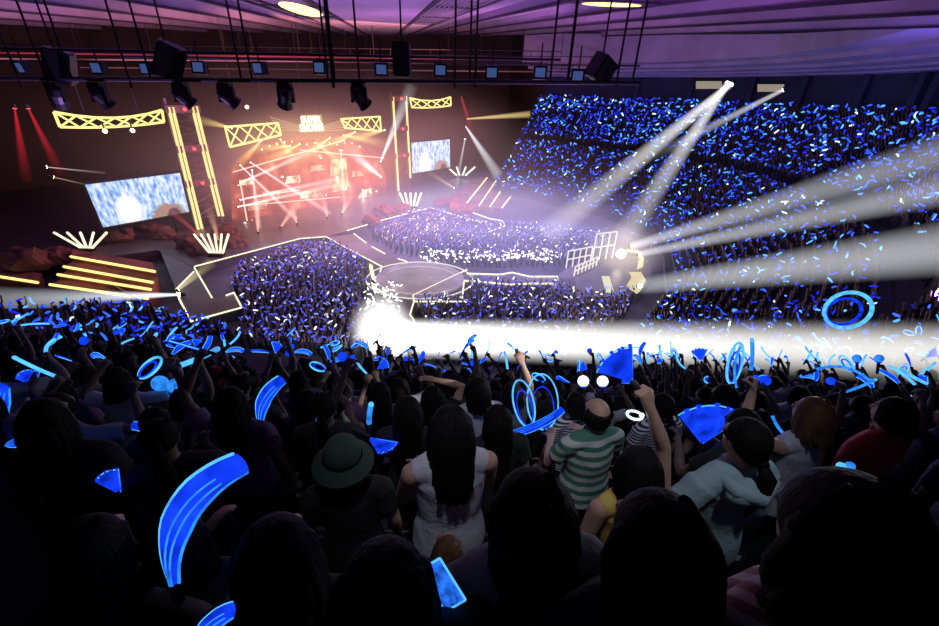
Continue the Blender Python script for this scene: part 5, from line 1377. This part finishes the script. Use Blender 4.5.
def lav():  # haze over the floor put into these paler stick colours
    t = R.random()
    if t < .5: k = R.uniform(.5, 1.0); return (.08 * k, .09 * k, .8 * k)
    if t < .85: k = R.uniform(.5, 1.0); return (.27 * k, .30 * k, 1.0 * k)
    k = R.uniform(.8, 1.4); return (.8 * k, .85 * k, 1.1 * k)
ind_left = 296 - n_ind_sticks - 30
for dist, p, nrm, r in rest:
    q = proj(p + V((0, 0, 1.55)))
    dens = 1.0
    left = q[0] < 240
    if R.random() > .93: continue
    tint = R.choice(((.01, .01, .02), (.015, .015, .03), (.02, .02, .035), (.04, .04, .05), (.07, .02, .02), (.08, .08, .10)))  # darkness of the stands put into these tints
    if not (q[0] < 230 and dist < 36 and R.random() < .45): add_far_person(p, math.atan2(-(TARGET.x - p.x), TARGET.y - p.y) + R.uniform(-.4, .4), tint)
    dk = inpoly(q[0], q[1], DARK)
    if R.random() < (.34 if dk else (.95 if q[0] < 240 else (.52 if dist > 45 else .60))):
        d = dist
        L = .20 + .0042 * d + (.14 if R.random() < .2 else 0); wd = .024 + .0011 * d
        L *= R.uniform(.6, 1.35)
        hp_ = p + V((R.uniform(-.3, .3), R.uniform(-.3, .3), R.uniform(1.5, 2.0)))
        if ind_left > 0 and q[0] > 640:
            ind_left -= 1
            o = next_stick(R.choice(range(len(sp_objs)))); place_stick(o, hp_, V((R.uniform(-1, 1), R.uniform(-.6, .6), R.uniform(.1, 1))), R.uniform(0, 6), None, R.uniform(1.0, 1.6))
        else: add_far_stick(hp_, L, wd, blue())
for p in floor_people:
    tint = R.choice(((.10, .09, .13), (.16, .14, .2), (.3, .28, .34), (.05, .05, .08), (.45, .42, .48), (.22, .12, .14)))  # lavender light over the floor put into these paler tints
    add_far_person(p, math.atan2(-(TARGET.x - p.x), TARGET.y - p.y) + R.uniform(-.8, .8), tint)
    if R.random() < .85: add_far_stick(p + V((R.uniform(-.3, .3), R.uniform(-.3, .3), R.uniform(1.5, 2.0))), .38 * R.uniform(.6, 1.4), R.uniform(.055, .085), lav())
# white emissive sticks imitating brightly lit people by the platform and catwalk end
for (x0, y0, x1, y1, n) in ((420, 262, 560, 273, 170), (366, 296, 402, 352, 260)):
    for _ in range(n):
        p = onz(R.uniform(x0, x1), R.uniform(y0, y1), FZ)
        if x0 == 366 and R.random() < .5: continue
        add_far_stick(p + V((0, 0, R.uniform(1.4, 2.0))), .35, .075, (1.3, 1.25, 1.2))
def from_lists(name, vs, fs, attr, cols, m):
    me = bpy.data.meshes.new(name); me.from_pydata(vs, [], fs); a = me.color_attributes.new(attr, 'FLOAT_COLOR', 'POINT')
    a.data.foreach_set('color', [c for col in cols for c in (*col, 1.0)]); me.materials.append(m)
    return obj(name, me, None, None, True)
tag(from_lists('crowd', cv, cf, 'tint', cc, attr_mat('crowd_cloth')), 'thousands of far spectators packed on the arena floor and around the bowl', 'crowd', kind='stuff')
tag(from_lists('far_light_sticks', sv, sf, 'glow', scol, attr_emat('far_glow', 1.7)), 'sea of tiny blue light sticks in the far stands and floor crowd', 'light sticks', kind='stuff')

# folding seats behind the nearest people
seat0 = None; ns = 0
for k in range(0, 4):
    Y = .72 * (k + 1); tz = BZ + RISE * (36 - k)
    xm = 1.15 * (Y * .885 + .5)
    i = -int(xm / .56)
    while i * .56 < xm:
        x = i * .56 + .1; i += 1
        loc = V((x, Y - .315, tz))
        if seat0 is None:
            g = seat0 = empty('stadium_seat', loc, label='dark folding stadium seat with a white number tag, in the nearest rows', cat='seat', group='folding seats in the nearest rows')
            bm = BM(); add_tube(bm, [(0, -.02, .40), (0, -.03, .60), (0, -.04, .76)], [(.20, .018), (.22, .02), (.19, .016)], n=14, ref=(1, 0, 0), rnd=True); obj('backrest', bm, M['seat'], g)
            bm = BM(); add_tube(bm, [(0, .03, .42), (0, .045, .60), (0, .05, .72)], [(.19, .02), (.2, .022), (.17, .018)], n=14, ref=(1, 0, 0), rnd=True); obj('seat_pan', bm, M['seat'], g)
            for sx in (-1, 1):
                bm = BM(); add_box(bm, (sx * .2, 0, .21), (.04, .05, .42)); add_box(bm, (sx * .2, .03, .01), (.05, .14, .02)); obj('leg', bm, M['black'], g, False)
            bm = BM(); add_box(bm, (.12, -.064, .735), (.04, .004, .05)); obj('number_tag', bm, M['tag'], g, False)
        else: g = copy_tree(seat0); g.location = loc
        ns += 1
print('people', len(near), 'rest', len(rest), 'floor', len(floor_people), 'sticks', n_ind_sticks, 'seats', ns, 'far sticks', len(sv) // 12)
